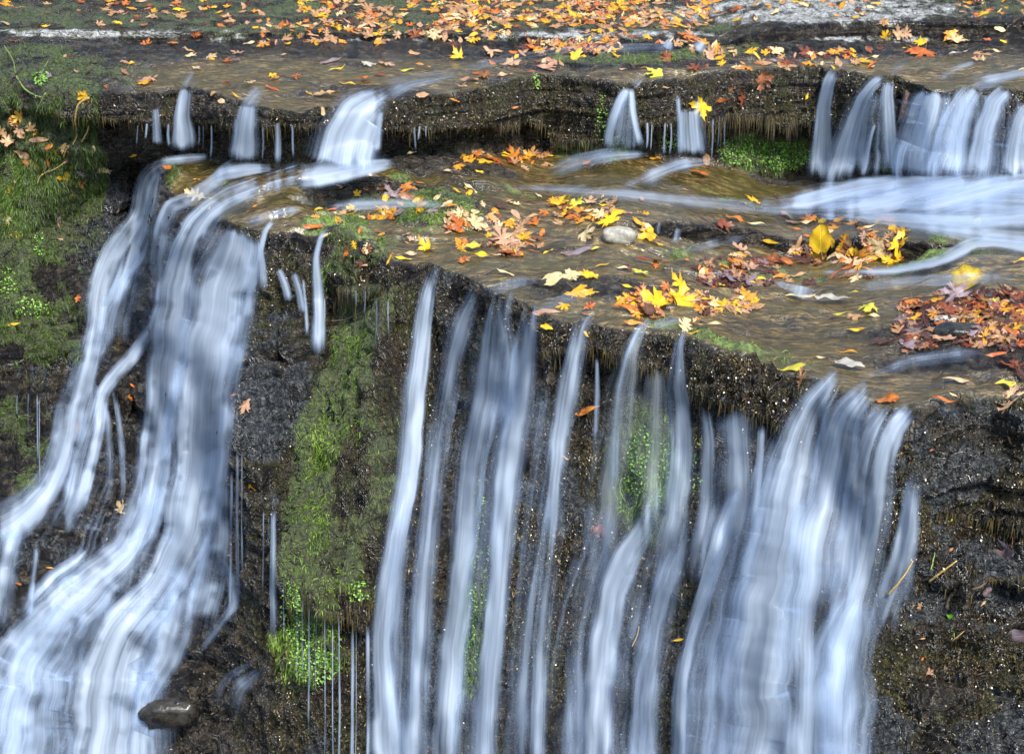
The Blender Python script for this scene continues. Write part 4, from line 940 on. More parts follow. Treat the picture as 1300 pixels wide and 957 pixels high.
# ------------------------------------------------------------------ fallen leaves
def mat_leaf(name, c1, c2, spot):
    s = NT(name)
    uv = s.n('ShaderNodeUVMap', uv_map='blade').outputs[0]
    oi = s.n('ShaderNodeObjectInfo').outputs['Random']
    off = s.n('ShaderNodeVectorMath', operation='ADD'); s.l(uv, off.inputs[0]); cx = s.n('ShaderNodeCombineXYZ')
    s.l(s.math('MULTIPLY', oi, 37.0), cx.inputs[0]); s.l(s.math('MULTIPLY', oi, 91.0), cx.inputs[1]); s.l(cx.outputs[0], off.inputs[1])
    n = s.noise(off.outputs[0], 2.6, 4, 0.6); n2 = s.noise(off.outputs[0], 14, 3, 0.7)
    c = s.mix(s.ramp(n, [(0.4, 0.0), (0.6, 1.0)]), c1, c2)
    c = s.mix(s.ramp(n2, [(0.60, 0.0), (0.70, 0.85)]), c, spot)
    rim = s.n('ShaderNodeAttribute', attribute_name='rim').outputs['Fac']
    c = s.mix(s.math('MULTIPLY', s.ramp(rim, [(0.75, 0.0), (1.0, 0.7)]), n2), c, spot)
    # midrib and side veins
    sx = s.n('ShaderNodeSeparateXYZ'); s.l(uv, sx.inputs[0])
    ax = s.math('ABSOLUTE', sx.outputs[0])
    mid = s.ramp(ax, [(0.0, 1.0), (0.03, 0.0)])
    v = s.math('FRACT', s.math('MULTIPLY', s.math('SUBTRACT', sx.outputs[1], ax), 5.0)); vein = s.ramp(v, [(0.0, 1.0), (0.09, 0.0)])
    vm = s.math('MAXIMUM', mid, s.math('MULTIPLY', vein, 0.6))
    c = s.mix(s.math('MULTIPLY', vm, 0.45), c, [min(1, x * 1.5 + .04) for x in c1])
    hsv = s.n('ShaderNodeHueSaturation'); s.l(c, hsv.inputs['Color']); s.l(s.math('MULTIPLY_ADD', oi, 0.5, 0.72), hsv.inputs['Value'])
    s.l(s.math('MULTIPLY_ADD', oi, 0.03, 0.485), hsv.inputs['Hue'])
    b = s.bump(vm, 0.3, 0.01)
    p = s.bsdf(hsv.outputs[0], 0.38, b, 0.45)
    tl = s.n('ShaderNodeBsdfTranslucent'); s.l(hsv.outputs[0], tl.inputs[0]); m = s.n('ShaderNodeMixShader'); m.inputs[0].default_value = .2
    s.l(p.outputs[0], m.inputs[1]); s.l(tl.outputs[0], m.inputs[2]); s.l(m.outputs[0], s.out.inputs[0])
    return s.m
LC = {
    'Y': ('bright yellow', (0.80, 0.52, 0.02), (0.70, 0.36, 0.01), (0.22, 0.10, 0.02)),
    'G': ('golden', (0.70, 0.36, 0.02), (0.62, 0.24, 0.02), (0.20, 0.07, 0.02)),
    'O': ('orange', (0.62, 0.22, 0.03), (0.48, 0.12, 0.02), (0.15, 0.04, 0.015)),
    'R': ('rust red', (0.30, 0.10, 0.03), (0.19, 0.05, 0.02), (0.07, 0.02, 0.012)),
    'P': ('pinkish', (0.50, 0.27, 0.16), (0.56, 0.36, 0.22), (0.20, 0.08, 0.05)),
    'T': ('tan', (0.50, 0.30, 0.14), (0.38, 0.20, 0.09), (0.14, 0.07, 0.03)),
    'C': ('cream', (0.72, 0.60, 0.34), (0.66, 0.48, 0.22), (0.30, 0.18, 0.07)),
    'L': ('lilac grey', (0.30, 0.24, 0.27), (0.20, 0.13, 0.13), (0.12, 0.06, 0.07)),
    'B': ('dark brown', (0.12, 0.05, 0.03), (0.07, 0.028, 0.02), (0.03, 0.015, 0.01)),
    'V': ('yellow green', (0.52, 0.52, 0.06), (0.62, 0.50, 0.05), (0.20, 0.16, 0.03)),
    'W': ('pale grey', (0.62, 0.60, 0.52), (0.50, 0.48, 0.42), (0.25, 0.22, 0.16)),
    'N': ('bright green', (0.10, 0.42, 0.03), (0.18, 0.55, 0.05), (0.06, 0.22, 0.02)),
    'S': ('spotted yellow', (0.62, 0.42, 0.02), (0.30, 0.18, 0.02), (0.05, 0.03, 0.01)),
}
LM = {k: mat_leaf(v[0].replace(' ', '_') + '_leaf', *v[1:]) for k, v in LC.items()}
MSTEM = NT('leaf_stem'); _p = MSTEM.bsdf((0.25, 0.12, 0.05), 0.5); MSTEM.l(_p.outputs[0], MSTEM.out.inputs[0]); MSTEM = MSTEM.m
HALF = {
    'm': [(0, 1), (.06, .84), (.16, .86), (.14, .68), (.11, .46), (.27, .56), (.38, .74), (.47, .62), (.78, .70), (.64, .48), (.72, .35), (.48, .26), (.33, .13), (.52, .08), (.70, -.08), (.50, -.10), (.42, -.24), (.22, -.13), (.03, -.16)],
    'k': [(0, 1), (.07, .90), (.20, .90), (.13, .76), (.09, .66), (.24, .66), (.38, .70), (.30, .54), (.13, .46), (.10, .38), (.30, .34), (.46, .36), (.40, .20), (.16, .12), (.10, .05), (.24, .0), (.34, -.02), (.28, -.14), (.10, -.22), (.06, -.38), (.02, -.42)],
    'o': [(0, 1), (.06, .88), (.14, .76), (.20, .66), (.27, .5), (.31, .34), (.33, .18), (.32, .02), (.28, -.14), (.20, -.28), (.10, -.38), (.02, -.42)],
    'n': [(0, 1), (.04, .84), (.09, .68), (.13, .5), (.155, .3), (.165, .1), (.15, -.1), (.11, -.28), (.05, -.4), (.015, -.44)],
    'r': [(0, .8), (.14, .76), (.20, .68), (.30, .64), (.38, .5), (.47, .40), (.50, .24), (.52, .08), (.46, -.06), (.40, -.2), (.26, -.28), (.12, -.34), (.02, -.3)],
}
SHAPE = {'m': 'lobed', 'k': 'deeply cut', 'o': 'oval', 'n': 'narrow', 'r': 'rounded'}
LEAFMESH = {}
def leaf_mesh(sh, var, curl):
    key = (sh, var, curl)
    if key in LEAFMESH: return LEAFMESH[key]
    rr = random.Random(str(key)); h = HALF[sh]
    out = h + [(-x, y) for x, y in h[::-1] if x > 0.0]
    out = [(x * (1 + rr.uniform(-.12, .12)), y + rr.uniform(-.03, .03)) for x, y in out]
    n = len(out); cx, cy = 0, .12
    co = [(0, cy, 0)]; rim = [0.0]; uvs = [(0, cy)]
    a1, a2, a3 = rr.uniform(-.12, .2) * (curl + .3), rr.uniform(-.2, .10) * (curl + .2), rr.uniform(-.25, .25) * (curl + .2); ph = rr.random() * 6
    rings = (.3, .55, .8, 1.0)
    for r in rings:
        for x, y in out:
            X = x * r; Y = cy + (y - cy) * r
            z = a1 * X * X * 2 + a2 * (Y - cy) ** 2 + a3 * X * Y + .05 * (1 + curl) * math.sin(7 * X + ph) * math.cos(6 * Y) * r
            if curl > .9: z += (curl - .5) * (.4 * max(0, abs(X) - .15) ** 1.3 * (1 if X > 0 else .3) + .25 * max(0, Y - .45) ** 1.4)
            co.append((X, Y, z)); rim.append(r); uvs.append((X, Y))
    fc = [(0, 1 + i, 1 + (i + 1) % n) for i in range(n)]
    for k in range(len(rings) - 1):
        a = 1 + k * n; b = a + n
        fc += [(a + i, b + i, b + (i + 1) % n, a + (i + 1) % n) for i in range(n)]
    me = bpy.data.meshes.new('leaf_blade'); me.from_pydata(co, [], fc)
    me.polygons.foreach_set('use_smooth', np.ones(len(fc), bool))
    at = me.attributes.new('rim', 'FLOAT', 'POINT'); at.data.foreach_set('value', np.array(rim, np.float32))
    li = np.zeros(len(me.loops), np.int32); me.loops.foreach_get('vertex_index', li)
    ul = me.uv_layers.new(name='blade'); ul.data.foreach_set('uv', np.array(uvs, np.float32)[li].ravel())
    me.materials.append(LM['Y']); LEAFMESH[key] = me
    return me
def stem_mesh():
    co = []; fc = []; N = 6
    for k in range(N):
        t = k / (N - 1); y = -.14 - .5 * t; z = .10 * t * t; x = .10 * t * t; r = .014 * (1 - .4 * t)
        for q in range(5): a = q * 1.2566; co.append((x + r * math.cos(a), y, z + r * math.sin(a)))
    for k in range(N - 1):
        for q in range(5): fc.append((k * 5 + q, k * 5 + (q + 1) % 5, k * 5 + 5 + (q + 1) % 5, k * 5 + 5 + q))
    me = bpy.data.meshes.new('stem'); me.from_pydata(co, [], fc); me.materials.append(MSTEM); return me
STEM = stem_mesh()
PLACES = [  # boxes of the photograph -> where the leaf lies
    (0, -30, 330, 34, 'on the mossy far left shelf'), (330, -30, 560, 34, 'far back left of centre'), (560, -30, 780, 34, 'in the far back litter'), (780, -30, 950, 34, 'far back beside pale rock'), (950, -30, 1130, 40, 'on the pale far rock'), (1130, -30, 1300, 60, 'on the far step, right'),
    (0, 34, 130, 110, 'on the mossy bank top'), (130, 34, 230, 104, 'above the slender left fall'), (230, 34, 330, 128, 'above the narrow upper fall'), (330, 34, 420, 134, 'above the wide upper fall'), (420, 34, 520, 112, 'behind the wide upper fall'),
    (520, 34, 700, 100, 'on the upper shelf, mid left'), (700, 34, 850, 104, 'above the fan-shaped fall'), (850, 34, 1010, 92, 'above the brown upper face'), (1010, 34, 1130, 92, 'above the bright arching fall'), (1130, 34, 1300, 100, 'above the right border falls'),
    (0, 110, 135, 235, 'on the bank below the roots'), (0, 235, 165, 450, 'on the lower mossy bank'), (130, 104, 330, 200, 'on the left upper rock face'), (330, 110, 520, 190, 'beside the wide upper fall'), (520, 100, 690, 175, 'on the upper face, mid left'), (690, 90, 880, 190, 'on the brown upper face'), (880, 90, 1040, 190, 'hanging on the brown upper face'),
    (165, 200, 345, 300, 'on the rock between cascade runs'), (345, 180, 520, 262, 'near the small shelf step'), (520, 175, 720, 240, 'in the pile under the upper ledge'), (720, 190, 1040, 250, 'under the thin upper falls'),
    (380, 255, 500, 345, 'on the lip above the bulge'), (500, 235, 560, 300, 'left of the mossy hump'), (560, 235, 670, 300, 'around the mossy hump'), (500, 300, 600, 345, 'above the leftmost long fall'), (590, 295, 680, 365, 'right of the mossy hump'),
    (670, 240, 760, 300, 'left of the grey stone'), (760, 240, 845, 330, 'around the grey stone'), (670, 300, 780, 345, 'below left of the stone'), (845, 240, 975, 310, 'by the small dark twig'), (780, 330, 890, 372, 'below the grey stone'), (670, 345, 780, 382, 'above the fourth long fall'),
    (890, 310, 990, 372, 'in the heap beside the shelf step'), (780, 372, 960, 402, 'in the row above the curtain'), (670, 382, 780, 435, 'at the lip, fifth long fall'), (780, 400, 930, 450, 'at the lip above the curtain'),
    (960, 265, 1070, 330, 'below the long forked twig'), (1070, 265, 1160, 330, 'right of the big yellow leaf'), (975, 328, 1110, 362, 'below the big yellow leaf'), (960, 360, 1140, 412, 'left of the right hand pile'), (1140, 340, 1310, 412, 'on top of the right hand pile'), (1040, 405, 1310, 480, 'low in the right hand pile'),
    (985, 412, 1110, 500, 'above the great right fall'), (1110, 470, 1320, 560, 'on the shelf right of the great fall'), (1150, 560, 1320, 960, 'on the dark right rock face'), (280, 430, 400, 960, 'on the wet boulder, left of pillar'), (0, 430, 280, 960, 'caught in the left cascade'), (400, 345, 520, 960, 'on the mossy pillar'), (520, 400, 1150, 960, 'caught in the main falls')]
LEAVES = []
def leaf(u, v, px, c, sh='m', ang=None, tilt=.04, curl=None, lift=.012, nm='fallen_leaf'):
    h = cast(TREE, u, v)
    if not h: return
    dep, p, n = h
    px0 = px; px = px * 1.03
    L = px * dep / F
    if sh in 'no': L *= .9
    toc = (CAMV - p).normalized()
    ax = (n * (1 - tilt) + toc * tilt * 1.2 + Vector([random.uniform(-1, 1) for _ in range(3)]) * .09).normalized()
    if ang is None:
        ang = random.choice((0, 180)) + random.uniform(-38, 38) if sh in 'no' else random.uniform(0, 360)
    # direction of the blade in the picture plane, laid into the leaf's own plane
    a = math.radians(ang); want = Vector((math.cos(a), 0, math.sin(a))) if abs(n.z) < .6 else Vector((math.cos(a), math.sin(a), 0))
    y = (want - ax * want.dot(ax)).normalized(); x = y.cross(ax)
    if curl is None: curl = random.choice((.5, .8, 1.2, 1.5)) 
    me = leaf_mesh(sh, random.randint(0, 4), curl)
    o = bpy.data.objects.new(nm, me); COL.objects.link(o)
    m = Matrix((x, y, ax)).transposed().to_4x4(); sc = L * .8
    o.matrix_world = Matrix.Translation(p + n * (lift + .02 * random.random() * (px / 30))) @ m @ Matrix.Scale(sc, 4)
    o.material_slots[0].link = 'OBJECT'; o.material_slots[0].material = LM[c]
    px = px0
    if px >= 20:
        s = bpy.data.objects.new('stem', STEM); COL.objects.link(s); s.parent = o
    size = 'tiny ' if px < 11 else 'small ' if px < 17 else '' if px < 28 else 'large '
    place = next((t for (a0, b0, a1, b1, t) in PLACES if a0 <= u < a1 and b0 <= v < b1), 'on the wet rock')
    LEAVES.append((o, f"{size}{LC[c][0]} {SHAPE[sh]} leaf", place, u, v))
    return o
T = '''22 12 14 P|62 6 10 T|105 5 12 O|140 4 14 Y|178 4 12 P|61 18 12 R n|104 16 10 T|146 17 10 P|171 22 10 R|228 13 14 Y|290 22 22 P|8 33 14 C|60 36 10 Y|150 30 12 Y|185 34 14 R o|246 44 12 O|20 54 14 R|187 59 12 O|222 56 14 O|237 66 16 T|242 73 14 C|266 74 14 C|285 80 14 O|302 70 14 P|303 79 12 L|320 57 16 C o|247 89 14 C|95 92 12 P r|65 98 8 L|158 80 10 P|168 83 12 Y|155 93 14 T|188 105 22 P m|183 109 16 Y|136 111 10 R|110 122 16 Y m|285 107 14 R|271 120 12 T o|281 130 14 C|298 125 18 Y n|315 108 14 C|
27 150 15 Y m|15 165 20 R|26 168 18 P|5 170 18 T|40 165 14 T|48 178 28 P n|35 198 22 P o|42 210 22 R o|65 197 26 O m|60 187 12 O|72 192 14 Y|80 185 12 T|85 205 14 P|20 178 18 B|10 182 16 P|117 187 9 C o|172 195 14 Y n|130 216 14 C|215 216 15 O o|100 218 12 L|20 230 10 P|10 244 10 Y|13 276 14 C m|80 226 22 Y m|97 232 14 O|86 222 14 G|92 247 10 Y o|72 277 10 L|77 288 10 P|22 297 13 Y|78 305 9 P n|148 265 8 C|251 230 10 O n|254 252 26 C k|269 254 10 Y n|320 268 18 O n|170 393 10 O o|98 378 8 O|15 412 16 Y n|
313 455 12 Y n|302 502 14 P n|316 515 20 P m|100 540 12 O|322 615 16 Y r|150 648 20 C m|165 490 12 O n|161 505 10 O|60 722 12 O n|25 740 12 O n|10 722 12 C n|235 575 9 P o|
400 289 30 O n|447 273 30 O n|420 268 16 O n|460 278 14 C|481 277 14 O n|498 248 20 L m|486 240 12 R|515 235 18 O m|530 234 14 O n|519 251 22 T o|500 268 22 Y o|532 265 22 Y m|508 272 16 L r|556 253 26 C n|575 243 20 Y n|600 242 22 C n|568 220 18 C n|490 226 14 R n|610 222 14 Y|481 297 14 R n|492 296 14 B n|515 300 12 T n|508 330 24 Y n|522 326 26 P n|545 318 22 Y m|583 290 24 O m|600 287 24 C m|615 293 28 P k|607 282 16 C|603 316 22 V o|640 312 40 P k|612 328 36 Y n|640 325 34 O k|463 340 14 T n|416 298 16 C n|570 262 18 O n|548 268 14 L|
645 310 22 P|710 263 26 Y m|730 262 24 V m|745 258 18 P m|767 265 22 Y n|774 258 20 T n|678 275 22 T n|757 270 32 C n|777 285 26 Y m|744 298 24 C m|805 282 26 G n|818 288 20 C r|828 303 26 Y m|820 275 16 Y|838 313 24 Y n|810 320 16 C n|728 322 56 L n|757 318 18 V n|698 321 16 Y n|762 340 20 Y n|792 342 18 C n|832 338 46 R n|872 332 12 O n|645 350 26 C n|706 355 40 C o|730 352 28 C m|750 351 24 Y m|731 371 34 Y m|795 366 24 Y n|813 350 18 V m|846 367 14 O|866 365 24 Y m|798 384 20 O n|840 388 40 Y m|858 384 36 Y m|875 381 30 O n|800 394 34 O n|820 393 30 B r|818 400 26 R n|900 383 22 Y n|905 392 34 C n|942 380 26 C n|687 398 34 P n|745 393 18 O|742 401 18 R n|927 280 38 O n|912 284 24 R m|955 287 30 C n|
930 342 26 R m|945 325 28 P k|920 352 28 L m|935 357 22 T m|952 343 30 P k|957 356 24 Y n|905 360 24 V o|962 364 20 Y n|938 335 24 O k|918 343 22 O n|928 350 28 B n|948 360 26 L m|940 348 28 R k|955 333 20 B|867 418 30 C k|880 426 26 Y n|896 417 34 C n|876 413 18 C|884 408 18 O n|800 412 30 O n|692 419 18 Y o|742 424 14 Y|
1012 285 30 C n|1003 284 16 P|1030 281 24 O m|975 306 20 Y n|1047 311 40 Y r|1008 322 14 Y|1038 325 30 Y n|1078 290 44 G n|1102 293 28 C n|1135 308 34 Y m|1120 312 26 C m|1098 322 44 G n|1118 325 24 T o|1106 333 20 O n|1082 338 24 P m|985 334 34 R m|1000 338 30 O n|1015 335 30 B m|1037 337 30 R n|1060 336 24 P n|1068 353 44 O n|990 353 24 O n|1010 352 26 T n|1020 382 46 C n|1048 384 44 W o|1080 376 22 V n|1108 392 26 V m|1100 403 30 C n|1090 405 20 T m|1064 404 26 V n|1292 335 22 G n|
1158 384 26 O m|1184 383 22 G m|1200 397 26 R m|1240 390 26 O k|1252 380 30 R m|1256 386 18 V m|1288 384 40 R m|1268 396 28 G m|1276 388 26 P o|1202 411 30 W m|1240 408 44 T m|1216 420 24 G k|1185 430 28 B r|1160 424 28 L m|1087 424 24 Y n|1095 421 20 G n|1148 408 22 L m|1175 405 28 B k|1195 388 20 B n|1225 398 30 R k|1262 410 30 B m|1290 404 32 R k|1280 418 24 G m|1250 424 34 L m|1170 392 22 R|1140 432 26 B m|1205 432 30 P m|1230 436 28 B k|1275 432 26 T m|1120 438 26 B m|1155 442 28 L r|1185 446 22 B m|1145 416 20 R|1212 404 24 O n|
1013 469 38 V o|1021 486 24 T k|1070 466 38 W o|1080 449 26 G n|1040 456 22 C n|1130 513 34 O r|1190 511 28 O n|1206 502 20 C n|1218 486 32 C n|1268 453 28 O n|1275 491 40 V n|1282 519 52 P k|1290 470 30 R m|1296 480 24 B m|1207 785 34 N n|1290 700 34 L m|1290 805 36 L o|1250 856 36 L n|
1180 572 10 R n|1245 668 16 T n|1285 560 12 T n|1205 660 12 V n|1210 700 14 T n|1247 765 12 T n|1165 768 10 T|1170 810 9 T n|1167 835 10 O n|1180 855 10 P|1250 745 16 L r|743 522 34 O n|763 668 20 R m|948 626 22 R n|865 812 14 Y n|714 582 12 P n|627 511 10 T n|1045 720 16 T n|
893 133 24 Y m|937 127 28 R k|913 125 24 O n|926 113 16 R n|1022 122 12 Y o|965 99 22 R m|578 130 16 O n|532 123 18 T o|408 144 13 C r|654 137 12 O n|843 113 10 T n|973 70 12 Y|597 200 18 G m|612 206 20 Y m|625 203 20 O m|600 194 14 P|640 197 14 Y n|655 201 22 O m|668 204 16 Y n|682 199 16 O n|645 206 18 R m|630 210 20 R n|592 207 14 T n|745 210 22 O n|820 201 14 R n|828 204 16 Y n|893 204 18 T r|885 222 28 O n|868 243 12 T n|520 197 14 C n|700 200 12 Y n|
343 113 22 O n|410 124 28 T m|391 121 12 Y n|445 108 20 Y n|466 103 20 O m|482 97 26 R n|424 91 22 Y n|520 90 20 V n|540 87 22 O n|343 99 12 Y|352 101 14 G|377 98 16 R|415 80 30 L o|465 83 18 W m|489 83 18 P m|524 70 18 T r|585 75 18 Y m|572 73 14 R n|620 67 26 P m|600 103 28 P n|616 98 26 R m|637 97 22 P n|585 112 14 T|655 84 30 P m|667 93 24 R n|700 90 20 P n|727 74 22 Y m|782 72 16 Y m|818 89 26 O n|788 90 14 P n|838 96 26 V m|850 75 18 R m|884 88 18 R m|903 70 16 P m|915 75 22 Y o|945 87 22 O m|962 82 18 O n|982 80 20 L n|1025 72 24 R m|1050 70 22 T n|1094 80 22 Y o|1108 82 22 O n|1104 75 22 C n|1172 68 34 O m|1170 58 18 Y m|1150 65 18 Y n|1220 70 26 W n|1264 68 26 C n|1266 38 16 C o|1206 42 18 G m|1139 45 16 P m|1148 44 14 P m|1123 48 14 Y|1210 55 22 C m|1255 53 12 O|1272 54 10 Y|835 203 14 O n|1002 83 14 R|690 88 30 P n|705 82 20 P|'''
for it in T.replace('\n', '').split('|'):
    if not it.strip(): continue
    q = it.split(); u, v, px = map(float, q[:3]); c = q[3]; sh = q[4] if len(q) > 4 else random.choice('mmmko')
    kw = {}
    if sh == 'r' and px > 40: kw = dict(tilt=.16, curl=1.2, ang=165, lift=.02)
    if px >= 24 and sh != 'n': kw.setdefault('tilt', .05)
    if c == 'N': kw = dict(ang=-95)
    leaf(u, v, px, c, sh, **kw)
leaf(1224, 366, 46, 'S', 'r', ang=10, tilt=.42, curl=1.6, lift=.04)
leaf(1217, 386, 32, 'L', 'm', ang=95, tilt=.45, curl=.9, lift=.05)
print('leaves', len(LEAVES))
names = ['leftmost', 'second from left', 'third from left', 'fourth from left', 'fifth from left', 'sixth from left', 'seventh from left', 'eighth from left', 'ninth from left']
grp = {}
for t in LEAVES: grp.setdefault((t[1], t[2]), []).append(t)
for (lb, pl), L in grp.items():
    L.sort(key=lambda t: t[3])
    for k, t in enumerate(L):
        tag(t[0], f"{lb} {pl}" + (f", {names[k]}" if len(L) > 1 else ''), 'leaf', 'fallen autumn leaves')

# the rest of the litter: hundreds of far or tiny leaves
def litter(n, boxes, seed, cols='YGOORPTTTCCTTTGBBY', label='dense litter of small autumn leaves on the far rock shelves'):
    cos = []; fcs = []; uvs = []; rims = []; mats = []; base = 0
    mk = list(LC); o_m = {k: i for i, k in enumerate(mk)}
    for _ in range(n):
        b = random.choices(boxes, weights=[q[5] for q in boxes])[0]
        u = random.uniform(b[0], b[2]); v = random.uniform(b[1], b[3])
        if vnoise(u * .018 + seed, v * .06, 0, 71) < b[4]: continue
        h = cast(TREE, u, v)
        if not h or h[2].z < .35 and b[1] < 200: continue
        dep, p, nn = h; px = random.uniform(b[6], b[7]); L = px * dep / F * .8; sh = random.choice('mmkoon')
        me = leaf_mesh(sh, random.randint(0, 2), random.choice((.2, .8, 1.2)))
        ax = (nn + (CAMV - p).normalized() * .25 + Vector([random.uniform(-1, 1) for _ in range(3)]) * .2).normalized()
        y = ax.cross(Vector((random.uniform(-1, 1), random.uniform(-1, 1), .1))).normalized(); x = y.cross(ax)
        M3 = np.array(Matrix((x, y, ax)).transposed()) * L
        cc = np.array([q.co for q in me.vertices]); cos.append(cc @ M3.T + np.array(p + nn * .012))
        r = np.zeros(len(cc), np.float32); me.attributes['rim'].data.foreach_get('value', r); rims.append(r); uvs.append(cc[:, :2] + random.randint(0, 40) * 0)
        m = o_m[random.choice(cols)]
        for f in me.polygons: fcs.append([base + q for q in f.vertices]); mats.append(m)
        base += len(cc)
    me = bpy.data.meshes.new('leaf_litter'); co = np.concatenate(cos); me.from_pydata(co.tolist(), [], fcs)
    for k in mk: me.materials.append(LM[k])
    me.polygons.foreach_set('material_index', np.array(mats, np.int32)); me.polygons.foreach_set('use_smooth', np.ones(len(fcs), bool))
    at = me.attributes.new('rim', 'FLOAT', 'POINT'); at.data.foreach_set('value', np.concatenate(rims))
    li = np.zeros(len(me.loops), np.int32); me.loops.foreach_get('vertex_index', li)
    ul = me.uv_layers.new(name='blade'); ul.data.foreach_set('uv', np.concatenate(uvs).astype(np.float32)[li].ravel())
    o = bpy.data.objects.new('leaf_litter', me); COL.objects.link(o); o['kind'] = 'stuff'; o['label'] = label
litter(2300, [(-60, -25, 380, 36, .48, 2.2, 8, 15), (380, -25, 900, 36, .36, 6, 9, 17), (560, -10, 820, 30, .2, 3, 9, 18), (900, -25, 1350, 28, .5, 1.6, 8, 15), (330, 28, 900, 58, .42, 3, 8, 16), (640, 50, 790, 68, .3, 1.3, 8, 16),
              (-40, 36, 500, 100, .62, .7, 7, 12), (500, 60, 1300, 90, .6, .8, 8, 13), (0, 140, 70, 185, .45, .25, 9, 15), (1140, 385, 1310, 440, .3, .8, 12, 26), (430, 235, 690, 335, .52, .9, 7, 19), (690, 250, 1000, 410, .58, .9, 7, 20), (880, 325, 1110, 362, .35, .5, 9, 22), (780, 374, 960, 400, .35, .35, 9, 22), (1000, 275, 1150, 330, .4, .4, 9, 22), (975, 328, 1050, 342, .3, .15, 10, 20), (580, 190, 700, 214, .3, .4, 8, 16), (880, 60, 1130, 88, .4, .6, 8, 16)], 3)

litter(300, [(1140, 388, 1310, 442, .25, 1, 12, 24), (1190, 372, 1310, 400, .1, .5, 13, 26), (890, 328, 985, 366, .2, .5, 10, 22)], 5, 'BBBRTBTLOBT', 'matted dark brown leaves of the heaps on the middle shelf')
litter(260, [(785, 376, 965, 398, .25, 1, 9, 20), (560, 268, 690, 334, .4, 1, 9, 20), (690, 255, 780, 285, .3, .5, 10, 22), (1040, 286, 1150, 336, .3, .7, 9, 20), (400, 262, 540, 300, .45, .5, 9, 20)], 9, 'YYGGOCTTRP', 'drifts of golden leaves caught along the middle shelf')

# ------------------------------------------------------------------ sticks, roots, stones, and the wooded valley side beyond
def mat_plain(name, c1, c2, scale=20, rough=.5, bump=.4):
    s = NT(name); pos = s.n('ShaderNodeNewGeometry').outputs['Position']
    n = s.noise(pos, scale, 5, .65); c = s.mix(s.ramp(n, [(.35, 0.), (.65, 1.)]), c1, c2)
    p = s.bsdf(c, rough, s.bump(n, bump, .02)); s.l(p.outputs[0], s.out.inputs[0]); return s.m
M_TWIG = mat_plain('dark_bark', (.05, .03, .02), (.12, .08, .06), 60)
M_ROOT = mat_plain('pale_root', (.30, .20, .07), (.42, .32, .12), 40)
M_NEEDLE = mat_plain('dry_needle', (.48, .30, .08), (.60, .42, .14), 40)
M_GSTEM = mat_plain('green_stem', (.12, .22, .04), (.25, .33, .08), 40)
M_STONE = mat_plain('pale_stone', (.20, .19, .16), (.42, .40, .34), 26, .5)
M_CHUNK = mat_plain('reddish_rock', (.05, .028, .024), (.20, .12, .10), 45, .4, .8)
M_DARKST = mat_plain('wet_dark_stone', (.008, .008, .008), (.045, .04, .032), 14, .12, .9)


def at_px(u, v, lift=.01, near=0.0):
    h = cast(TREE, u, v)
    if not h: return Vector(CAM + ray(u, v) * 9)
    p = h[1] + h[2] * lift
    return p + (CAMV - p).normalized() * near


def tube(name, pts, r, mat, parent=None, taper=.5, sides=6):
    pts = [Vector(p) for p in pts]; P = []
    for k in range(len(pts) - 1):
        for q in range(5): P.append(pts[k].lerp(pts[k + 1], q / 5))
    P.append(pts[-1]); A = gsm(np.array(P), 1.6); A = A + (rng.random(A.shape) - .5) * r * .5; n = len(A); co = []; fc = []
    for k in range(n):
        d = Vector(A[min(k + 1, n - 1)] - A[max(k - 1, 0)]).normalized(); a = d.orthogonal().normalized(); b = d.cross(a); rr = r * (1 - (1 - taper) * k / n)
        for q in range(sides):
            g_ = q * 2 * math.pi / sides; co.append(Vector(A[k]) + a * rr * math.cos(g_) + b * rr * math.sin(g_))
    for k in range(n - 1):
        for q in range(sides): fc.append((k * sides + q, k * sides + (q + 1) % sides, (k + 1) * sides + (q + 1) % sides, (k + 1) * sides + q))
    fc.append(list(range(sides))[::-1]); fc.append([(n - 1) * sides + q for q in range(sides)])
    o = mesh_np(name, co, fc, mat)
    if parent: o.parent = parent
    return o
def px_tube(name, pl, r, mat, lift=.015, near=.0, **k): return tube(name, [at_px(u, v, lift, near) for u, v in pl], r, mat, **k)


tw = px_tube('twig', [(1128, 278), (1080, 272), (1040, 271), (1010, 274), (975, 276)], .008, M_TWIG); tag(tw, 'long dark forked twig lying at the front of the foaming pool', 'twig')
b0 = at_px(1000, 273, .02); px = tube('twig_branch', [b0, b0 + Vector((-.04, 0, .03)), b0 + Vector((-.09, .0, .07)), b0 + Vector((-.10, 0, .10))], .005, M_TWIG, parent=tw)
tw = px_tube('twig', [(918, 296), (905, 292), (893, 285), (880, 277)], .006, M_TWIG, lift=.04); tag(tw, 'short dark crooked twig leaning over the shelf step beside an orange leaf', 'twig')
tw = px_tube('twig', [(1120, 396), (1160, 388), (1200, 386), (1245, 377)], .006, M_TWIG, lift=.05); tag(tw, 'thin dark twig lying across the right hand leaf pile', 'twig')
tw = px_tube('twig', [(1200, 772), (1210, 755), (1232, 748), (1248, 737)], .010, M_TWIG, lift=.03); tag(tw, 'bent brown twig on the dark right rock face above the green leaf', 'twig')
tw = px_tube('twig', [(1172, 738), (1190, 722), (1214, 706)], .006, M_NEEDLE, lift=.03); tag(tw, 'straight orange brown stalk on the dark right rock face', 'twig')
tw = px_tube('twig', [(420, 413), (440, 411), (462, 402), (474, 392)], .007, M_TWIG, lift=.03); tag(tw, 'grey curled stick caught under the mossy bulge by the dark hollow', 'twig')
tw = px_tube('twig', [(578, 364), (600, 354), (625, 346), (655, 336)], .007, M_TWIG, lift=.02); tag(tw, 'purplish stick lying along the lip above the second long fall', 'twig')
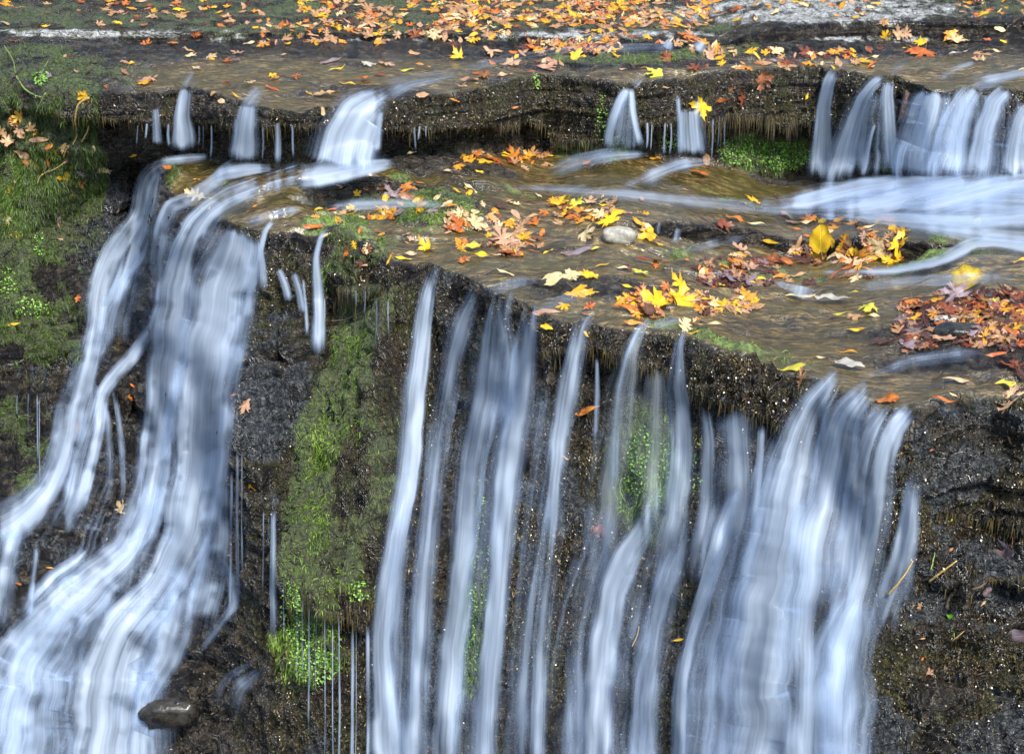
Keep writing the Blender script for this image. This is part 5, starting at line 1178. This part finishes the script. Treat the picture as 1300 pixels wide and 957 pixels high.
tw = px_tube('pine_needle', [(1123, 757), (1140, 744), (1153, 725), (1161, 702)], .0055, M_NEEDLE, lift=.03, near=.12); tag(tw, 'curved yellow pine needle stuck across the edge of the great right hand fall', 'pine needle')
tw = px_tube('pine_needle', [(1207, 811), (1225, 800), (1243, 780)], .003, M_NEEDLE, lift=.02); tag(tw, 'thin pale pine needle low on the dark right rock face below the green leaf', 'pine needle')
tw = px_tube('pine_needle', [(806, 826), (812, 808), (817, 792)], .003, M_NEEDLE, lift=.03); tag(tw, 'thin pale pine needle on the rock between two lower streams', 'pine needle')
tw = px_tube('pine_needle', [(1180, 722), (1185, 712), (1188, 703)], .004, M_GSTEM, lift=.02); tag(tw, 'short greenish needle on the dark right rock face', 'pine needle')
# roots and stalks at the left
for pl, r, m, lb in (([(112, 122), (97, 134), (96, 150), (98, 170), (93, 186)], .010, M_ROOT, 'looped tan root hanging from the mossy bank edge'),
                     ([(104, 134), (109, 158), (100, 176), (96, 200)], .008, M_ROOT, 'second tan root hanging close to the looped one'),
                     ([(24, 98), (34, 116), (48, 122), (56, 124)], .008, M_GSTEM, 'thick green stem arching over the mossy bank'),
                     ([(5, 62), (20, 82), (24, 98)], .005, M_GSTEM, 'thin green stalk at the top left of the mossy bank'),
                     ([(36, 84), (20, 100), (2, 118)], .005, M_TWIG, 'thin grey stalk slanting across the mossy bank at the left border'),
                     ([(60, 121), (50, 140), (46, 150)], .005, M_GSTEM, 'short green stalk hanging below the arching stem'),
                     ([(62, 80), (55, 100), (50, 118)], .004, M_GSTEM, 'thin upright stalk beside the leafy sprig'),
                     ([(108, 178), (86, 186), (80, 196)], .006, M_ROOT, 'pale root lying across the leaves below the roots'),
                     ([(88, 200), (70, 212), (54, 222)], .005, M_ROOT, 'pale curved root on the lower mossy bank'),
                     ([(66, 212), (52, 224), (46, 236)], .005, M_ROOT, 'thin pale root nearest the lilac leaf on the mossy bank')):
    tag(px_tube('root' if m is M_ROOT else 'plant_stem', pl, r, m, lift=.04), lb, 'root' if m is M_ROOT else 'stem')


def stone(name, u, v, rx, ry, rz, mat, label, cat='stone', sink=.3, seed=1, rot=0.0, flat=0.0):
    bm_co = []; fc = []; n1_, n2_ = 28, 18
    c = at_px(u, v, 0)
    for i in range(n2_ + 1):
        th = math.pi * i / n2_
        for j in range(n1_):
            ph = 2 * math.pi * j / n1_; bm_co.append((math.sin(th) * math.cos(ph), math.sin(th) * math.sin(ph), math.cos(th)))
    A = np.array(bm_co); A = np.sign(A) * np.abs(A) ** .75
    A = A * (1 + .22 * fbm(A + seed * 5, 1.3, 3, seed) + .08 * fbm(A + seed, 5, 3, seed + 3))[:, None]
    A = A * np.array([rx, ry, rz]); cr, sr = math.cos(rot), math.sin(rot)
    A = np.stack([A[:, 0] * cr - A[:, 2] * sr, A[:, 1], A[:, 0] * sr + A[:, 2] * cr], 1)
    A = A + np.array(c) + np.array([0, 0, rz * (1 - 2 * sink)])
    for i in range(n2_):
        for j in range(n1_): fc.append((i * n1_ + j, (i + 1) * n1_ + j, (i + 1) * n1_ + (j + 1) % n1_, i * n1_ + (j + 1) % n1_))
    return tag(mesh_np(name, A, fc, mat), label, cat)
stone('stone', 786, 303, .105, .05, .055, M_STONE, 'pale grey flat topped stone among yellow leaves on the middle shelf', seed=4)
stone('hanging_rock', 1149, 130, .032, .04, .115, M_CHUNK, 'reddish brown rock chunk hanging at the upper ledge between the right hand falls', 'rock', sink=.62, seed=6, rot=-.15)
stone('boulder', 212, 888, .20, .15, .10, M_DARKST, 'smooth dark wet boulder at the foot of the left cascade', 'boulder', sink=.8, seed=8)
stone('boulder', 1218, 425, .13, .08, .045, M_DARKST, 'dark wet rock half buried in the right hand leaf pile', 'boulder', sink=.35, seed=9)

# wooded valley side beyond the shelves (outside the photograph, seen only as the dark reflection in the wet rock)
nx_, nz_ = 160, 40
A = np.zeros((nz_, nx_, 3)); t = np.linspace(0, 1, nx_)[None]; q = np.linspace(0, 1, nz_)[:, None]
ang = (t - .5) * math.radians(230)
rad = 34 + 14 * q; A[..., 0] = np.sin(ang) * rad; A[..., 1] = 6 + np.cos(ang) * rad; A[..., 2] = 2 + q * 17
A += (1.6 * fbm(A, .35, 4, 400))[..., None] * np.array([1, 1, .6])
ii = np.arange(nx_ * nz_).reshape(nz_, nx_); f = np.stack([ii[:-1, :-1], ii[:-1, 1:], ii[1:, 1:], ii[1:, :-1]], -1).reshape(-1, 4)
hs = mesh_np('hills', A.reshape(-1, 3), f, mat_plain('autumn_wood', (.035, .045, .012), (.14, .09, .03), 1.2, .9)); hs['kind'] = 'structure'; hs['label'] = 'wooded valley side'


# ------------------------------------------------------------------ light
w = bpy.data.worlds.new('World'); scene.world = w; w.use_nodes = True
nt = w.node_tree; bg = nt.nodes['Background']
sky = nt.nodes.new('ShaderNodeTexSky'); sky.sky_type = 'NISHITA'; sky.sun_disc = False
SUN_EL, SUN_AZ = math.radians(54), math.radians(150)      # azimuth from +Y towards +X
sky.sun_elevation = SUN_EL; sky.sun_rotation = SUN_AZ
nt.links.new(sky.outputs[0], bg.inputs[0]); bg.inputs[1].default_value = 0.14
sd = bpy.data.lights.new('sun', 'SUN'); sd.energy = 3.4; sd.angle = math.radians(16); sd.color = (1.0, 0.95, 0.86)
so = bpy.data.objects.new('sun', sd); COL.objects.link(so)
d = Vector((math.sin(SUN_AZ) * math.cos(SUN_EL), math.cos(SUN_AZ) * math.cos(SUN_EL), math.sin(SUN_EL)))
so.rotation_euler = d.to_track_quat('Z', 'Y').to_euler(); so.location = (0, 10, 20)

scene.view_settings.view_transform = 'Standard'
scene.view_settings.look = 'None'
scene.view_settings.exposure = 0.95
scene.view_settings.gamma = 1.0
scene.view_settings.use_curve_mapping = False
scene.cycles.transparent_max_bounces = 24
scene.cycles.max_bounces = 4
scene.cycles.diffuse_bounces = 2
scene.cycles.glossy_bounces = 2
